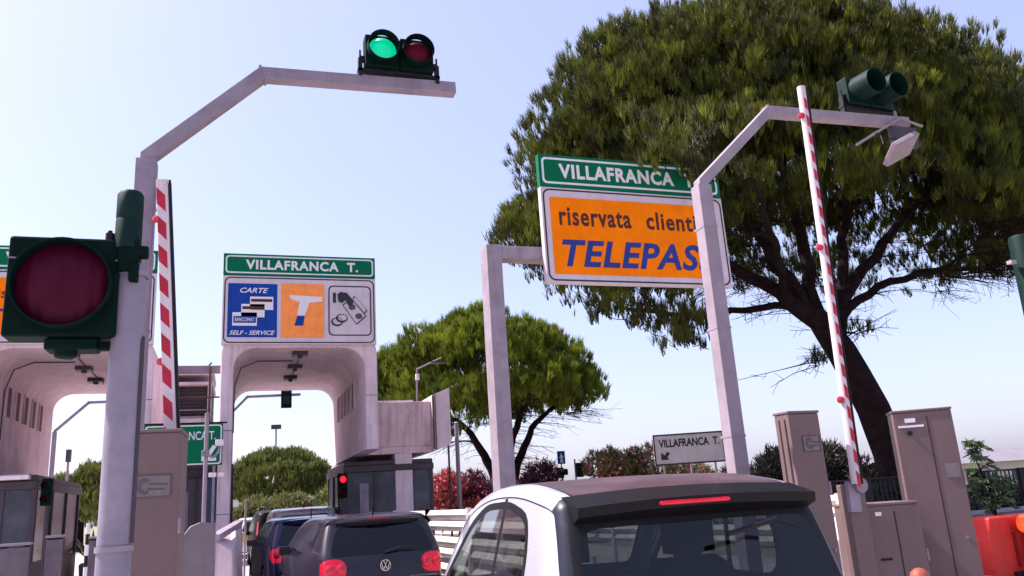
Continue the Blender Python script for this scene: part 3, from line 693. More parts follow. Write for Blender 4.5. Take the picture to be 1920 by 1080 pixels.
# chevron panel behind near car
t = thing('chevron_board', 'small red and white chevron board on a grey box beside the low cabinet', 'road sign', (5.95, 7, 0))
g = G(); g.box(5.80, 6.13, 7.0, 7.03, 0.94, 1.16); part('board', g, 'letter_white', t)
for q in ([(5.81, 1.15), (5.90, 1.15), (5.86, 0.95), (5.81, 0.95)], [(5.98, 1.15), (6.12, 1.15), (6.12, 0.95), (6.07, 0.95)]):
    g = G(); g.prismY(q[::-1] if False else q, 6.994, 6.999); part('red_chevron', g, 'red_plastic', t)
g = G(); g.box(5.80, 6.13, 7.01, 7.35, 0.1, 0.925); part('base_box', g, 'galv', t, bevel=0.01)

# green object at right edge : rear of another signal hood on its own post
t = thing('traffic_light', 'green signal casing cut off by the right edge of the photo', 'traffic light', (5.3, 4, 2.5))
g = G(); g.lathe([(0.0, 0.645), (0.085, 0.64), (0.09, 0.62), (0.07, 0.0), (0, 0.0)], (5.275, 4.0, 2.50), (0.07, 0, 1), n=24); part('housing', g, 'signal_teal', t, smooth=True)
g = G(); g.box(5.14, 5.19, 3.98, 4.02, 2.93, 2.955); part('bolt', g, 'galv_light', t)
t = thing('signal_post', 'slim grey post carrying the green casing at the right edge', 'post', (5.36, 4.1, 0))
g = G(); g.tube([(5.42, 4.12, 0), (5.42, 4.12, 2.7)], 0.04, 12); part('tube', g, 'galv', t)
g = G(); g.box(5.33, 5.51, 4.03, 4.21, 0.0, 0.02); part('base_plate', g, 'galv', t)
# small dome bollard
t = thing('bollard', 'reddish brown dome-topped bollard at the bottom edge, right of the silver car', 'bollard', (2.89, 3.0, 0))
g = G(); g.lathe([(0.042, 0), (0.042, 1.07), (0.0, 1.07)], (2.885, 3.0, 0), n=20); part('tube', g, 'boomred', t, smooth=True)
g = G(); g.lathe([(0.047, 1.072), (0.046, 1.095), (0.036, 1.122), (0.018, 1.137), (0, 1.141)], (2.885, 3.0, 0), n=20); part('dome_cap', g, mat('brown_cap', (0.28, 0.06, 0.04), 0.5), t, smooth=True)

# ------------------------------------------------------------------ gap between arches
t = thing('direction_sign', 'green direction sign between the two arches, behind the left boom', 'road sign', (-0.9, 16.5, 2.4))
g = G(); g.box(-1.64, -0.25, 16.5, 16.55, 2.52, 3.30); part('board', g, 'green', t)
g = G(); g.ringY(rrect(-1.62, -0.27, 2.54, 3.28, 0.05), rrect(-1.598, -0.292, 2.562, 3.258, 0.04), 16.492, 16.498); part('board_border', g, 'letter_white', t)
part('lettering', text_g('VILLAFRANCA T.', -1.50, -0.38, 3.00, 3.16, 16.498, 0.008), 'letter_white', t)
g = G(); q = [(-0.62, 2.60), (-0.36, 2.60), (-0.36, 2.66), (-0.48, 2.67), (-0.36, 2.86), (-0.42, 2.90), (-0.54, 2.72), (-0.58, 2.80), (-0.62, 2.80)]
g.prismY(q, 16.492, 16.498); part('arrow', g, 'letter_white', t)
g = G(); g.box(-1.70, -0.18, 16.56, 16.60, 3.31, 3.34); part('top_rail', g, 'black', t)
g = G(); g.box(-1.5, -1.45, 16.56, 16.60, 0.15, 3.31); g.box(-0.42, -0.37, 16.56, 16.60, 0.15, 3.31); part('posts', g, 'galv', t)

t = thing('steel_pole', 'thin pale steel pole with a clamp, in front of the green direction sign', 'pole', (-0.475, 14.4, 0))
g = G(); g.tube([(-0.475, 14.4, 0.15), (-0.475, 14.4, 3.26)], 0.034, 12); part('tube', g, 'galv_light', t, smooth=True)
g = G(); g.tube([(-0.53, 14.36, 2.60), (-0.36, 14.36, 2.52), (-0.27, 14.36, 2.60), (-0.26, 14.36, 2.78)], 0.022, 8); g.box(-0.53, -0.42, 14.35, 14.45, 2.55, 2.63); part('clamp_arm', g, 'galv', t)
g = G(); g.box(-0.33, -0.2, 14.25, 14.38, 2.70, 2.80); part('camera_head', g, 'lampwhite', t, bevel=0.01)
g = G(); g.box(-0.42, -0.3, 14.3, 14.4, 2.20, 2.27); g.box(-0.28, -0.18, 14.3, 14.4, 2.20, 2.27); part('floodlight', g, 'lampwhite', t, bevel=0.01)
g = G(); g.box(-0.52, -0.43, 14.34, 14.46, 0.15, 0.35); part('base_block', g, 'lampwhite', t)

t = thing('link_beam', 'grey steel beam with railings joining the two arches high up', 'footbridge', (-0.95, 20, 4.2))
g = G(); g.box(-1.578, -0.342, 20, 20.25, 4.88, 5.04); part('beam', g, 'galv', t, bevel=0.01)
for x in (-1.52, -0.62):
    g = G(); g.tube([(x, 19.97, 3.2), (x, 19.97, 5.0)], 0.028, 8); part('rail_post', g, 'louvre', t)
for z in (4.28, 3.4):
    g = G(); g.tube([(-1.57, 19.95, z), (-0.35, 19.95, z)], 0.02, 8); part('handrail', g, 'louvre', t)
for x in (-1.62, -0.72):
    g = G(); g.tube([(x+0.05, 20.1, 5.04), (x+0.12, 20.1, 5.13)], 0.02, 6); part('beam_bolt', g, 'black', t)

t = thing('service_tower', 'small beige service building with a brown louvred opening, seen between the arches', 'building', (-1.8, 30, 0))
g = G(); g.box(-2.9, -1.0, 30, 33, 0, 4.95); part('lower_wall', g, 'concrete2', t, bevel=0.02)
g = G(); g.box(-2.9, -2.05, 30.05, 33, 4.952, 6.45); part('upper_wall', g, 'building', t)
g = G(); g.box(-2.048, -0.86, 30.4, 33, 4.952, 6.1); part('louvred_opening', g, 'louvre', t)
g = G()
for k in range(9): g.box(-2.04, -1.02, 30.34, 30.38, 5.0+k*0.12, 5.05+k*0.12)
part('louvre_slats', g, 'booth_frame', t)
g = G(); g.box(-3.0, -0.8, 29.9, 33.1, 6.1+0.352, 6.6); part('roof_slab', g, 'concrete', t)
g = G(); g.box(-2.046, -0.80, 29.95, 33, 6.103, 6.20); part('canopy', g, 'concrete', t)
g = G(); g.box(-1.0, -0.87, 30.05, 30.3, 4.955, 6.10); part('corner_post', g, 'concrete2', t)
g = G(); g.tube([(-2.04, 29.98, 5.22), (-0.8, 29.98, 5.22)], 0.025, 6); g.tube([(-2.04, 29.98, 4.98), (-0.8, 29.98, 4.98)], 0.03, 6); part('handrail', g, 'galv', t)

# ------------------------------------------------------------------ booths
def booth(label, x0, x1, y0, y1, z1, npan=3, door=None, grp='toll booths'):
    t = thing('toll_booth', label, 'toll booth', ((x0+x1)/2, y0, 0), 0, grp)
    g = G(); g.box(x0, x1, y0, y1, 0.15, 1.0); part('lower_wall', g, 'booth_frame', t, bevel=0.01)
    g = G(); g.box(x0+0.03, x1-0.03, y0+0.03, y1-0.03, 1.002, z1-0.25); part('glazing', g, 'booth_glass', t)
    n = npan
    for k in range(n+1):
        x = x0+(x1-x0-0.07)*k/n
        g = G(); g.box(x, x+0.07, y0, y0+0.06, 1.002, z1-0.25); part('mullion', g, 'booth_frame', t)
    for k in range(4):
        y = y0+0.1+(y1-y0-0.2)*k/3
        g = G(); g.box(x0-0.002, x0+0.05, y, y+0.07, 1.003, z1-0.251); part('side_mullion', g, 'booth_frame', t); g = G(); g.box(x1-0.05, x1+0.002, y, y+0.07, 1.003, z1-0.251); part('side_mullion', g, 'booth_frame', t)
    g = G(); g.box(x0-0.02, x1+0.02, y0-0.03, y1+0.05, z1-0.248, z1-0.1); g.box(x0, x1, y0, y1, z1-0.1, z1); part('roof', g, 'booth_frame', t, bevel=0.02)
    # counter, seat and person-free interior clutter visible as paler shapes
    g = G(); g.box(x0+0.35, x0+0.55, y0+0.018, y0+0.028, 1.35, 2.1); part('window_notice', g, 'galv', t)
    if door:
        g = G(); g.box(door[0], door[1], y0-0.006, y0-0.001, 0.2, z1-0.3); part('door', g, 'bluedoor', t, label='blue grey door')
    return t
booth('dark glazed toll booth right of the main arch, behind the charcoal hatchback', 2.35, 4.42, 19.0, 22.6, 2.60, 3)
booth('dark booth with a blue grey door between the two arches', -1.45, -0.05, 18.0, 22.6, 2.62, 2, door=(-0.58, 0.0-0.12))
booth('dark booth with pale window panes under the left arch', -5.4, -3.35, 16.6, 21.0, 2.50, 4)
t = bpy.data.objects
g = G(); g.box(-3.95, -3.45, 16.4, 16.6, 2.42, 2.49)
tt = thing('strip_light', 'bright white strip under the roof edge of the left booth', 'lamp', (-3.7, 16.5, 2.42)); part('diffuser', g, 'lampwhite', tt)
g = G(); g.box(-3.97, -3.43, 16.39, 16.6, 2.4905, 2.51); part('housing', g, 'galv', tt)

# beige side structure + column
t = thing('side_gallery', 'beige concrete gallery on a square column, right of the main arch', 'building', (3.8, 19, 0))
g = G(); g.box(2.83, 4.42, 19.0, 22.5, 2.74, 2.90); part('floor_slab', g, 'concrete2', t)
g = G(); g.box(2.83, 4.42, 18.98, 19.2, 2.902, 3.95); part('parapet', g, 'concrete2', t, bevel=0.015)
g = G(); g.add([(4.422, 18.85, 2.74), (4.86, 18.85, 2.90), (4.86, 18.85, 4.25), (4.422, 18.85, 4.08), (4.422, 21.9, 2.74), (4.86, 21.9, 2.90), (4.86, 21.9, 4.25), (4.422, 21.9, 4.08)],
               [(0, 1, 2, 3)[::-1], (4, 5, 6, 7), (0, 4, 5, 1), (3, 2, 6, 7), (0, 3, 7, 4), (1, 5, 6, 2)][:6])
part('end_wall', g, 'concrete', t)
g = G(); g.box(3.52, 3.93, 18.99, 19.5, 0.15, 2.738); part('column', g, 'concrete', t, bevel=0.02)
g = G(); g.box(2.83, 3.15, 20.3, 20.4, 3.96, 4.62); g.box(3.10, 3.16, 20.2, 20.3, 3.9, 4.66); part('door_frame', g, 'galv_light', t)
g = G(); g.box(3.18, 4.3, 20.5, 20.56, 4.08, 4.18); part('rear_rail', g, 'lampwhite', t)
g = G(); g.box(2.86, 3.09, 20.31, 20.36, 3.96, 4.55); part('dark_door', g, 'louvre', t)
g = G(); g.tube([(4.44, 18.83, 2.8), (4.44, 18.83, 4.05)], 0.02, 8); g.tube([(4.49, 18.82, 2.78), (4.49, 18.82, 4.1)], 0.012, 8); part('drain_pipe', g, 'louvre', t)
t = thing('street_lamp', 'thin lamp on a bent bracket standing on the beige gallery against the mid pine', 'lamp', (4.3, 19.6, 3.9))
g = G(); g.tube([(4.24, 19.5, 3.9), (4.20, 19.5, 4.05), (4.22, 19.5, 4.82), (4.88, 19.6, 5.12)], 0.022, 8); part('bracket', g, 'galv_light', t, smooth=True)
g = G(); g.box(4.19, 4.27, 19.46, 19.55, 4.55, 4.7); part('control_box', g, 'lampwhite', t)
g = G(); g.box(4.6, 5.0, 19.52, 19.66, 4.98, 5.02, Matrix.Translation((0, 0, 0)))
part('lamp_head', g, 'booth_frame', t)

# ------------------------------------------------------------------ guard rails, barriers
def guard(label, pts, zs, name='guard_rail', posts=2.0, m='rail', grp=None):
    t = thing(name, label, 'guard rail', (pts[0][0], pts[0][1], 0), 0, grp)
    for z in zs:
        g = G(); pr = [(0, -0.15), (0.03, -0.13), (0.07, -0.08), (0.03, -0.02), (0.0, 0), (0.03, 0.02), (0.07, 0.08), (0.03, 0.13), (0, 0.15), (-0.012, 0.15), (-0.012, -0.15)]
        g.sweep([(x, y, z) for x, y in pts], pr); part('rail', g, m, t, smooth=True, ang=25)
    for a, b in zip(pts[:-1], pts[1:]):
        L = math.hypot(b[0]-a[0], b[1]-a[1]); n = max(1, int(L/posts))
        for k in range(n+1):
            f_ = k/n; x = a[0]+(b[0]-a[0])*f_; y = a[1]+(b[1]-a[1])*f_
            g = G(); g.box(x-0.07, x-0.02, y-0.05, y+0.05, 0, max(zs)+0.17); part('post', g, m, t)
    return t
guard('three stacked pale guard rails behind the charcoal hatchback and through the silver car windows', [(2.75, 17.5), (2.95, 13.0), (3.1, 8.6)], (1.30, 0.92, 0.54))
guard('pale guard rail running past the oleanders at the right of the queue', [(5.2, 26), (6.4, 17), (7.6, 9.0)], (1.18, 0.80), posts=2.5)
guard('dull grey guard rail in front of the iron fence at the right', [(10.2, 12.2), (14.0, 12.4), (19, 12.6)], (0.62,), posts=2.5, m='galv')

t = thing('crash_cushion', 'rounded grey translucent screen at the head of the island, right of the left cabinet', 'barrier', (-0.33, 9, 0))
g = G(); pr_ = [(-0.50, 0.15), (-0.50, 1.25), (-0.47, 1.40), (-0.41, 1.47), (-0.33, 1.50), (-0.19, 1.50), (-0.19, 0.15)]
g.prismY(pr_, 9.0, 9.04); part('screen', g, mat('grey_screen', (0.17, 0.14, 0.16), 0.5, streak=0.3), t)
g = G(); g.tube([(-0.505, 9.02, 0.15), (-0.505, 9.02, 1.25), (-0.475, 9.02, 1.40), (-0.415, 9.02, 1.475), (-0.33, 9.02, 1.505), (-0.185, 9.02, 1.505), (-0.185, 9.02, 0.15)], 0.012, 8); part('frame', g, 'galv_light', t, smooth=True)
t = thing('concrete_barrier', 'pale pink concrete barrier end beside the lane left of the queue', 'barrier', (-0.05, 11, 0))
g = G(); g.add([(-0.25, 10.8, 0.15), (0.02, 10.8, 0.15), (-0.02, 10.8, 1.15), (-0.22, 10.8, 1.30), (-0.10, 15.5, 0.15), (0.17, 15.5, 0.15), (0.13, 15.5, 1.42), (-0.07, 15.5, 1.42)],
               [(0, 1, 2, 3), (7, 6, 5, 4), (0, 4, 5, 1), (1, 5, 6, 2), (2, 6, 7, 3), (3, 7, 4, 0)])
part('body', g, 'concrete', t, bevel=0.02)
g = G(); g.sweep([(-0.22, 10.7, 1.32), (0.0, 12.8, 1.42), (0.08, 15.5, 1.45)], [(-0.06, -0.04), (0.06, -0.04), (0.06, 0.04), (-0.06, 0.04)]); part('cap_rail', g, 'galv_light', t, bevel=0.01)

# left foreground barriers around the left island
def panel(label, x0, x1, y, z1, m='panelgrey', rot=0):
    m = 'panelgrey'
    t = thing('steel_barrier', label, 'barrier', ((x0+x1)/2, y, 0), rot, 'grey steel barrier panels at lower left')
    g = G(); g.box(x0, x1, y, y+0.05, 0.5, z1); part('panel', g, m, t, bevel=0.01)
    for x in (x0, x1-0.08):
        g = G(); g.box(x, x+0.08, y+0.052, y+0.12, 0.0, z1+0.02); part('upright', g, 'booth_frame', t, bevel=0.005)
    g = G(); g.box(x0-0.01, x1+0.01, y-0.01, y+0.13, z1+0.021, z1+0.05); part('top_cap', g, 'galv', t)
panel('wide grey barrier panel at the lower left corner', -2.60, -2.28, 11.2, 1.36, 'galv')
panel('middle grey barrier panel at lower left, below the small dark signal', -2.15, -1.98, 11.4, 1.42, 'galv_light')
panel('narrow barrier panel just left of the near grey post', -1.86, -1.62, 12.6, 1.36, 'galv')
panel('grey barrier panel left of the others at the photo edge', -3.1, -2.68, 11.9, 1.30, 'galv')
t = thing('marker_post', 'slim black and white banded marker post left of the near grey post', 'post', (-2.1, 13.2, 0))
for k in range(10):
    g = G(); g.lathe([(0.03, k*0.16), (0.03, k*0.16+0.155), (0, k*0.16+0.155)] , (-2.12, 14.2, 0.0), n=12); part('band', g, 'letter_white' if k % 2 else 'black', t)
# agave
t = thing('agave_plant', 'spiky yellow green agave beyond the barrier panels at left', 'plant', (-3.4, 21, 0))
g = G()
for k in range(16):
    a = k*2.4; l_ = 0.7+0.2*random.random(); el = R(35+45*random.random()); d = Vector((math.cos(a)*math.cos(el), math.sin(a)*math.cos(el), math.sin(el)))
    s_ = Vector((-math.sin(a), math.cos(a), 0))*0.06; o = Vector((-3.0, 21, 0.75))
    g.add([o-s_, o+s_, o+d*l_*0.6+s_*0.8+Vector((0, 0, 0.03)), o+d*l_, o+d*l_*0.6-s_*0.8], [(0, 1, 2, 3, 4)])
part('leaves', g, mat('agave_leaf', (0.30, 0.30, 0.12), 0.6, var=0.2, scale=6), t)
g = G(); g.lathe([(0.22, 0), (0.28, 0.72), (0.24, 0.76), (0, 0.74)], (-3.0, 21, 0), n=14); part('planter', g, 'kerb', t, smooth=True)

# thin poles beyond
def pole(label, x, y, z1, r, m='galv', top=None):
    t = thing('steel_pole', label, 'pole', (x, y, 0))
    g = G(); g.tube([(x, y, 0), (x, y, z1)], [r, r*0.85], 12); part('tube', g, m, t, smooth=True)
    if top: g = G(); top(g, x, y, z1); part('lamp_head', g, 'booth_frame', t)
    else: g = G(); g.lathe([(r*1.0, 0), (r*0.7, 0.03), (0, 0.04)], (x, y, z1+0.001), n=12); part('cap', g, m, t, smooth=True)
pole('thicker pale pole right of the beige gallery before the oleanders', 5.57, 21, 3.6, 0.065, 'galv_light')
pole('thinner dark pole just left of the pale pole by the gallery', 5.33, 21, 3.1, 0.032, 'louvre')
pole('slim lamp pole with a small dark head seen through the left arch', -5.9, 34, 3.9, 0.05, 'galv', lambda g, x, y, z: g.box(x-0.08, x+0.08, y-0.1, y+0.1, z, z+0.45))
pole('far thin mast with a floodlight head rising above the far round pine', 6.2, 140, 15.2, 0.16, 'galv', lambda g, x, y, z: g.box(x-0.8, x+0.8, y-0.3, y+0.3, z, z+0.7))
pole('slim pole at the left side of the queue under the main arch', 0.28, 23.8, 1.95, 0.03, 'galv_light')

# white exit sign
t = thing('direction_sign', 'white exit sign with black lettering and arrow among the oleanders', 'road sign', (14.4, 24, 0))
MS = Matrix.Translation((14.38, 24, 0)) @ Matrix.Rotation(R(-22), 4, 'Z') @ Matrix.Translation((-14.38, -24, 0))
def sg(g): return g.xf(MS)
g = G(); g.box(13.20, 15.56, 24, 24.05, 2.30, 3.32); part('board', sg(g), 'white', t)
g = G(); g.ringY(rrect(13.20, 15.56, 2.30, 3.32, 0.03, 3), rrect(13.25, 15.51, 2.35, 3.27, 0.02, 3), 23.992, 23.998); part('board_border', sg(g), 'letter_black', t)
part('lettering', sg(text_g('VILLAFRANCA  T.', 13.38, 15.40, 2.88, 3.15, 23.998, 0.03)), 'letter_black', t)
g = G(); q = [(13.42, 2.48), (13.68, 2.48), (13.62, 2.56), (13.72, 2.68), (13.64, 2.74), (13.54, 2.62), (13.46, 2.70), (13.42, 2.70)]
g.prismY(q, 23.990, 23.998); part('arrow', sg(g), 'letter_black', t)
for x in (13.5, 14.4, 15.2):
    g = G(); g.tube([(x, 24.09, 0), (x, 24.09, 2.9)], 0.04, 8); part('post', sg(g), 'galv', t)

# blue sign + small signals
t = thing('direction_sign', 'small blue sign with a white arrow above the roof of the silver car', 'road sign', (12.2, 30, 0))
g = G(); g.box(12.02, 12.34, 30, 30.03, 2.75, 3.25); part('board', g, 'blue', t)
g = G(); g.prismY([(12.18, 3.18), (12.28, 2.98), (12.21, 3.0), (12.25, 2.8), (12.11, 2.8), (12.15, 3.0), (12.08, 2.98)], 29.99, 29.997); part('arrow', g, 'letter_white', t)
g = G(); g.tube([(12.18, 30.06, 0), (12.18, 30.06, 3.2)], 0.03, 8); part('post', g, 'galv_light', t)
for i, (x, lab) in enumerate(((11.95, 'left one of two tiny dark signals beside the small blue sign'), (12.78, 'right one of two tiny dark signals beside the small blue sign'))):
    t = thing('traffic_light', lab, 'traffic light', (x, 29.6, 0), 0, 'tiny dark signals by the blue sign')
    g = G(); g.box(x-0.14, x+0.14, 29.6, 29.75, 2.2, 2.75 if i else 2.6); part('housing', g, 'black', t, bevel=0.02)
    for z in ((2.6, 2.36) if i else (2.42,)):
        part('visor', hood((x, 29.6, z), (0.8, -0.6, 0), 0.12, 0.26), 'signal', t, smooth=True)
    g = G(); g.tube([(x-0.17 if i else x+0.1, 29.7, 0), (x-0.17 if i else x+0.1, 29.7, 2.9 if i else 2.6)], 0.035, 8); part('post', g, 'galv_light', t)

# ------------------------------------------------------------------ fence right
def iron_fence(label, x0, x1, y0, y1, z0, z1, n):
    t = thing('iron_fence', label, 'fence', (x0, y0, 0))
    g = G()
    for z in (z0+0.05, z1-0.02): g.tube([(x0, y0, z), (x1, y1, z)], 0.022, 6)
    part('rails', g, 'fence', t)
    for k in range(n+1):
        f_ = k/n; x = x0+(x1-x0)*f_; y = y0+(y1-y0)*f_
        g = G(); big = k % 12 == 0
        if big: g.box(x-0.08, x+0.08, y-0.04, y+0.04, 0, z1+0.01)
        else: g.box(x-0.012, x+0.012, y-0.01, y+0.01, z0+0.03, z1-0.04)
        part('fence_post' if big else 'bar', g, 'fence', t)
    return t
iron_fence('dark iron bar fence before the large pine trunk', 10.2, 18.2, 13.0, 13.6, 0.72, 1.50, 64)
# low shrubs behind fence etc. later
t = thing('plastic_barrier', 'bright red plastic water-filled barrier at the lower right corner', 'barrier', (10.4, 9, 0), 0)
g = G(); pr = [(-0.5, 0.02), (0.62, 0.02), (0.62, 0.55), (0.55, 0.88), (-0.44, 0.88), (-0.5, 0.55)]
g.prismY([(10.38+x, z) for x, z in pr][::-1], 8.9, 9.25); part('body', g, 'redbarrier', t, bevel=0.03)
g = G(); g.box(10.30, 10.35, 8.88, 8.898, 0.2, 0.66); g.box(10.30, 10.34, 8.885, 8.899, 0.70, 0.72); part('rib', g, mat('barrier_groove', (0.25, 0.01, 0.015), 0.5), t)
g = G(); g.box(10.20, 10.45, 8.86, 8.898, 0.05, 0.14); part('lift_slot', g, 'black', t)
t = thing('plastic_barrier', 'orange rounded roll-shaped barrier top resting against the red plastic barrier', 'barrier', (10.7, 8.8, 0))
g = G(); g.lathe([(0, -0.22), (0.10, -0.22), (0.13, -0.19), (0.13, 0.3), (0, 0.3)], (10.55, 8.72, 0.76), (1, 0, 0), 24); part('roller', g, 'orangeplastic', t, smooth=True)
g = G(); g.box(10.42, 10.9, 8.68, 8.78, 0.0, 0.62); part('base', g, 'redbarrier', t, bevel=0.02)

# pale buildings far right
def house(label, x0, x1, y0, y1, z1, nwin):
    t = thing('low_building', label, 'building', ((x0+x1)/2, y0, 0))
    g = G(); g.box(x0, x1, y0, y1, 0, z1); part('wall', g, 'building', t)
    g = G(); xm = (x0+x1)/2; g.add([(x0-0.4, y0-0.5, z1+0.003), (x1+0.4, y0-0.5, z1+0.003), (x1+0.4, y1+0.4, z1+0.003), (x0-0.4, y1+0.4, z1+0.003), (x0+1, (y0+y1)/2, z1+0.9), (x1-1, (y0+y1)/2, z1+0.9)],
        [(0, 3, 2, 1), (0, 1, 5, 4), (1, 2, 5), (2, 3, 4, 5), (3, 0, 4)]); part('roof', g, 'rooftile', t)
    for k in range(nwin):
        x = x0+(x1-x0)*(k+0.5)/nwin; g = G(); g.box(x-0.4, x+0.4, y0-0.03, y0-0.003, z1*0.35, z1*0.7); part('window', g, 'booth_glass', t)
house('long low pale building behind the fence at the far right', 38, 58, 40, 48, 1.9, 7)

# ------------------------------------------------------------------ cars
def smooth_profile(ctrl, n=8):
    P_ = [Vector(c).to_3d() if False else Vector((c[0], c[1])) for c in ctrl]; out = []
    for i in range(len(P_)-1):
        p0 = P_[max(0, i-1)]; p1 = P_[i]; p2 = P_[i+1]; p3 = P_[min(len(P_)-1, i+2)]
        for k in range(n):
            t = k/n; a = 2*p1; b = (p2-p0); c = 2*p0-5*p1+4*p2-p3; d = -p0+3*p1-3*p2+p3
            out.append(0.5*(a+b*t+c*t*t+d*t**3))
    out.append(P_[-1]); return out
def inpoly(x, y, poly):
    c = False; n = len(poly); j = n-1
    for i in range(n):
        xi, yi = poly[i]; xj, yj = poly[j]
        if (yi > y) != (yj > y) and x < (xj-xi)*(y-yi)/(yj-yi)+xi: c = not c
        j = i
    return c
def dens(poly, d=0.05, closed=True):
    o = []; n = len(poly)
    for i in range(n if closed else n-1):
        a, b = poly[i], poly[(i+1) % n]; L = math.hypot(b[0]-a[0], b[1]-a[1]); m = max(1, int(L/d))
        for k in range(m): o.append((a[0]+(b[0]-a[0])*k/m, a[1]+(b[1]-a[1])*k/m))
    return o
def rnd(poly, r=0.04, n=3):
    """round the corners of a polygon"""
    o = []; N_ = len(poly)
    for i in range(N_):
        p = Vector(poly[i]); a = Vector(poly[i-1]); b = Vector(poly[(i+1) % N_])
        da = (a-p); db = (b-p); ra = min(r, da.length*0.4); rb = min(r, db.length*0.4)
        p1 = p+da.normalized()*ra; p2 = p+db.normalized()*rb
        for k in range(n+1):
            t = k/n; q = p1*(1-t)**2 + p*2*t*(1-t) + p2*t*t; o.append((q.x, q.y))
    return o
def cdt(points, loops):
    V = [Vector(p) for p in points]; E = []
    for lp in loops:
        b = len(V); V += [Vector(p) for p in lp]; n = len(lp); E += [(b+i, b+(i+1) % n) for i in range(n)]
    r_ = delaunay_2d_cdt(V, E, [], 0, 1e-5)
    return [tuple(v) for v in r_[0]], [tuple(f) for f in r_[2]]

def make_car(t, prof, W0, belt, top, tumble, feats, sides, wheels, rad=0.07, mats=None, planp=(0.10, 0.07), wr=0.31, roof_fn=None, tops=(), n=7):
    """t: thing at rear-centre on the ground, local +Y forward. prof: (y,z) rear-bottom -> roof -> front-bottom.
    feats: list (part, material, polygon in (x,z)) on the rear; sides: list (part, material, polygon in (y,z))."""
    mats = mats or {}
    body_m = mats.get('body', 'darkpaint')
    P_ = smooth_profile(prof, n); NP = len(P_)
    ys = [p.x for p in P_]; L0, L1 = min(ys), max(ys)
    def hw(y, z):
        f_ = (y-L0)/(L1-L0); w_ = W0
        if f_ < 0.18: w_ -= planp[0]*((0.18-f_)/0.18)**2
        if f_ > 0.72: w_ -= planp[1]*2*((f_-0.72)/0.28)**2
        if z > belt: w_ -= tumble*((z-belt)/(top-belt))**1.15
        elif z < belt-0.2: w_ -= 0.05*((belt-0.2-z)/(belt-0.2))**1.5
        return w_
    acc = [0.0]
    for i in range(1, NP): acc.append(acc[-1]+(P_[i]-P_[i-1]).length)
    nor = []
    for i in range(NP):
        d = (P_[min(NP-1, i+1)]-P_[max(0, i-1)]).normalized(); nor.append(Vector((d.y, -d.x)))   # inward
    def at(s_):
        s_ = max(0, min(acc[-1], s_)); lo = 0
        import bisect
        i = min(NP-2, max(0, bisect.bisect_right(acc, s_)-1)); f_ = (s_-acc[i])/max(1e-9, acc[i+1]-acc[i])
        return P_[i].lerp(P_[i+1], f_), nor[i].lerp(nor[i+1], f_).normalized()
    itop = max(range(NP), key=lambda i: P_[i].y)
    def s_of_z(z):
        for i in range(itop):
            if P_[i].y <= z <= P_[i+1].y: return acc[i]+(acc[i+1]-acc[i])*(z-P_[i].y)/max(1e-9, P_[i+1].y-P_[i].y)
        return acc[itop]
    S1 = 0.86
    def rib(u, s_):
        p, nn = at(s_); inner = p+nn*rad; w_ = hw(inner.x, inner.y)
        a_ = abs(u); sg_ = 1 if u >= 0 else -1
        if a_ <= S1:
            f_ = a_/S1; x = f_*(w_-rad); dn = 0.018*f_*f_
            q = p+nn*dn*0.6
        else:
            a = (a_-S1)/(1-S1)*math.pi/2; x = w_-rad+rad*math.sin(a); q = p+nn*(0.0108+(rad-0.0108)*(1-math.cos(a)))
        return (sg_*x, q.x, q.y)
    UW = W0
    loops = []; cls = []
    for (pn, pm, poly) in feats:
        pp = dens(poly, 0.04); q = []
        for x, z in pp:
            s_ = s_of_z(z); p, nn = at(s_); w_ = hw(p.x, p.y); u = x/(w_-rad)*S1 if abs(x) < (w_-rad) else math.copysign(S1+(abs(x)-(w_-rad))/rad*(1-S1), x)
            q.append((max(-0.999, min(0.999, u))*UW, s_))
        loops.append(q); cls.append((pn, pm))
    def s_of_y(y):
        for i in range(NP-1):
            if P_[i].y > belt and acc[i] > s_of_z(belt) and P_[i].x <= y <= P_[i+1].x and P_[i+1].x > P_[i].x and (P_[i].y > top*0.93 or P_[i].x > 1.0): return acc[i]+(acc[i+1]-acc[i])*(y-P_[i].x)/(P_[i+1].x-P_[i].x)
        return acc[itop]
    for (pn, pm, poly) in tops:
        loops.append([(u*UW, s_of_y(y)) for u, y in dens(poly, 0.05)]); cls.append((pn, pm))
    pts = []
    us = [-1, -0.975, -0.95, -0.925, -0.9, -S1]+[-S1+2*S1*k/16 for k in range(1, 16)]+[S1, 0.9, 0.925, 0.95, 0.975, 1]
    for i in range(NP):
        for u in us: pts.append((u*UW, acc[i]))
    V2, T2 = cdt(pts, loops)
    groups = {}
    for f_ in T2:
        cx = sum(V2[i][0] for i in f_)/3; cy = sum(V2[i][1] for i in f_)/3
        key = None
        for k, lp in enumerate(loops):
            if inpoly(cx, cy, lp): key = k; break
        if key is None:
            p = rib(cx/UW, cy); key = 'body'
            if roof_fn:
                r_ = roof_fn(cx/UW, p)
                if r_: key = r_
        groups.setdefault(key, []).append(f_)
    V3 = [rib(max(-1, min(1, v[0]/UW)), v[1]) for v in V2]
    # sides
    inset = [P_[i]+nor[i]*rad for i in range(NP)]
    outline = [(p.x, p.y) for p in inset]
    ok = [outline[0]]
    for p in outline[1:]:
        if math.hypot(p[0]-ok[-1][0], p[1]-ok[-1][1]) > 0.012: ok.append(p)
    outline = ok
    sl = [dens(pl, 0.06) for (_, _, pl) in sides]
    wl = [[(wy+(wr+0.05)*math.cos(2*math.pi*k/28), wr+(wr+0.05)*math.sin(2*math.pi*k/28)) for k in range(28)] for wy in wheels]
    gp = [(L0+0.08*i, 0.12*j) for i in range(int((L1-L0)/0.08)+1) for j in range(1, 16) if inpoly(L0+0.08*i, 0.12*j, outline)]
    Vs, Ts = cdt(gp, [outline]+sl+wl)
    sgr = {}
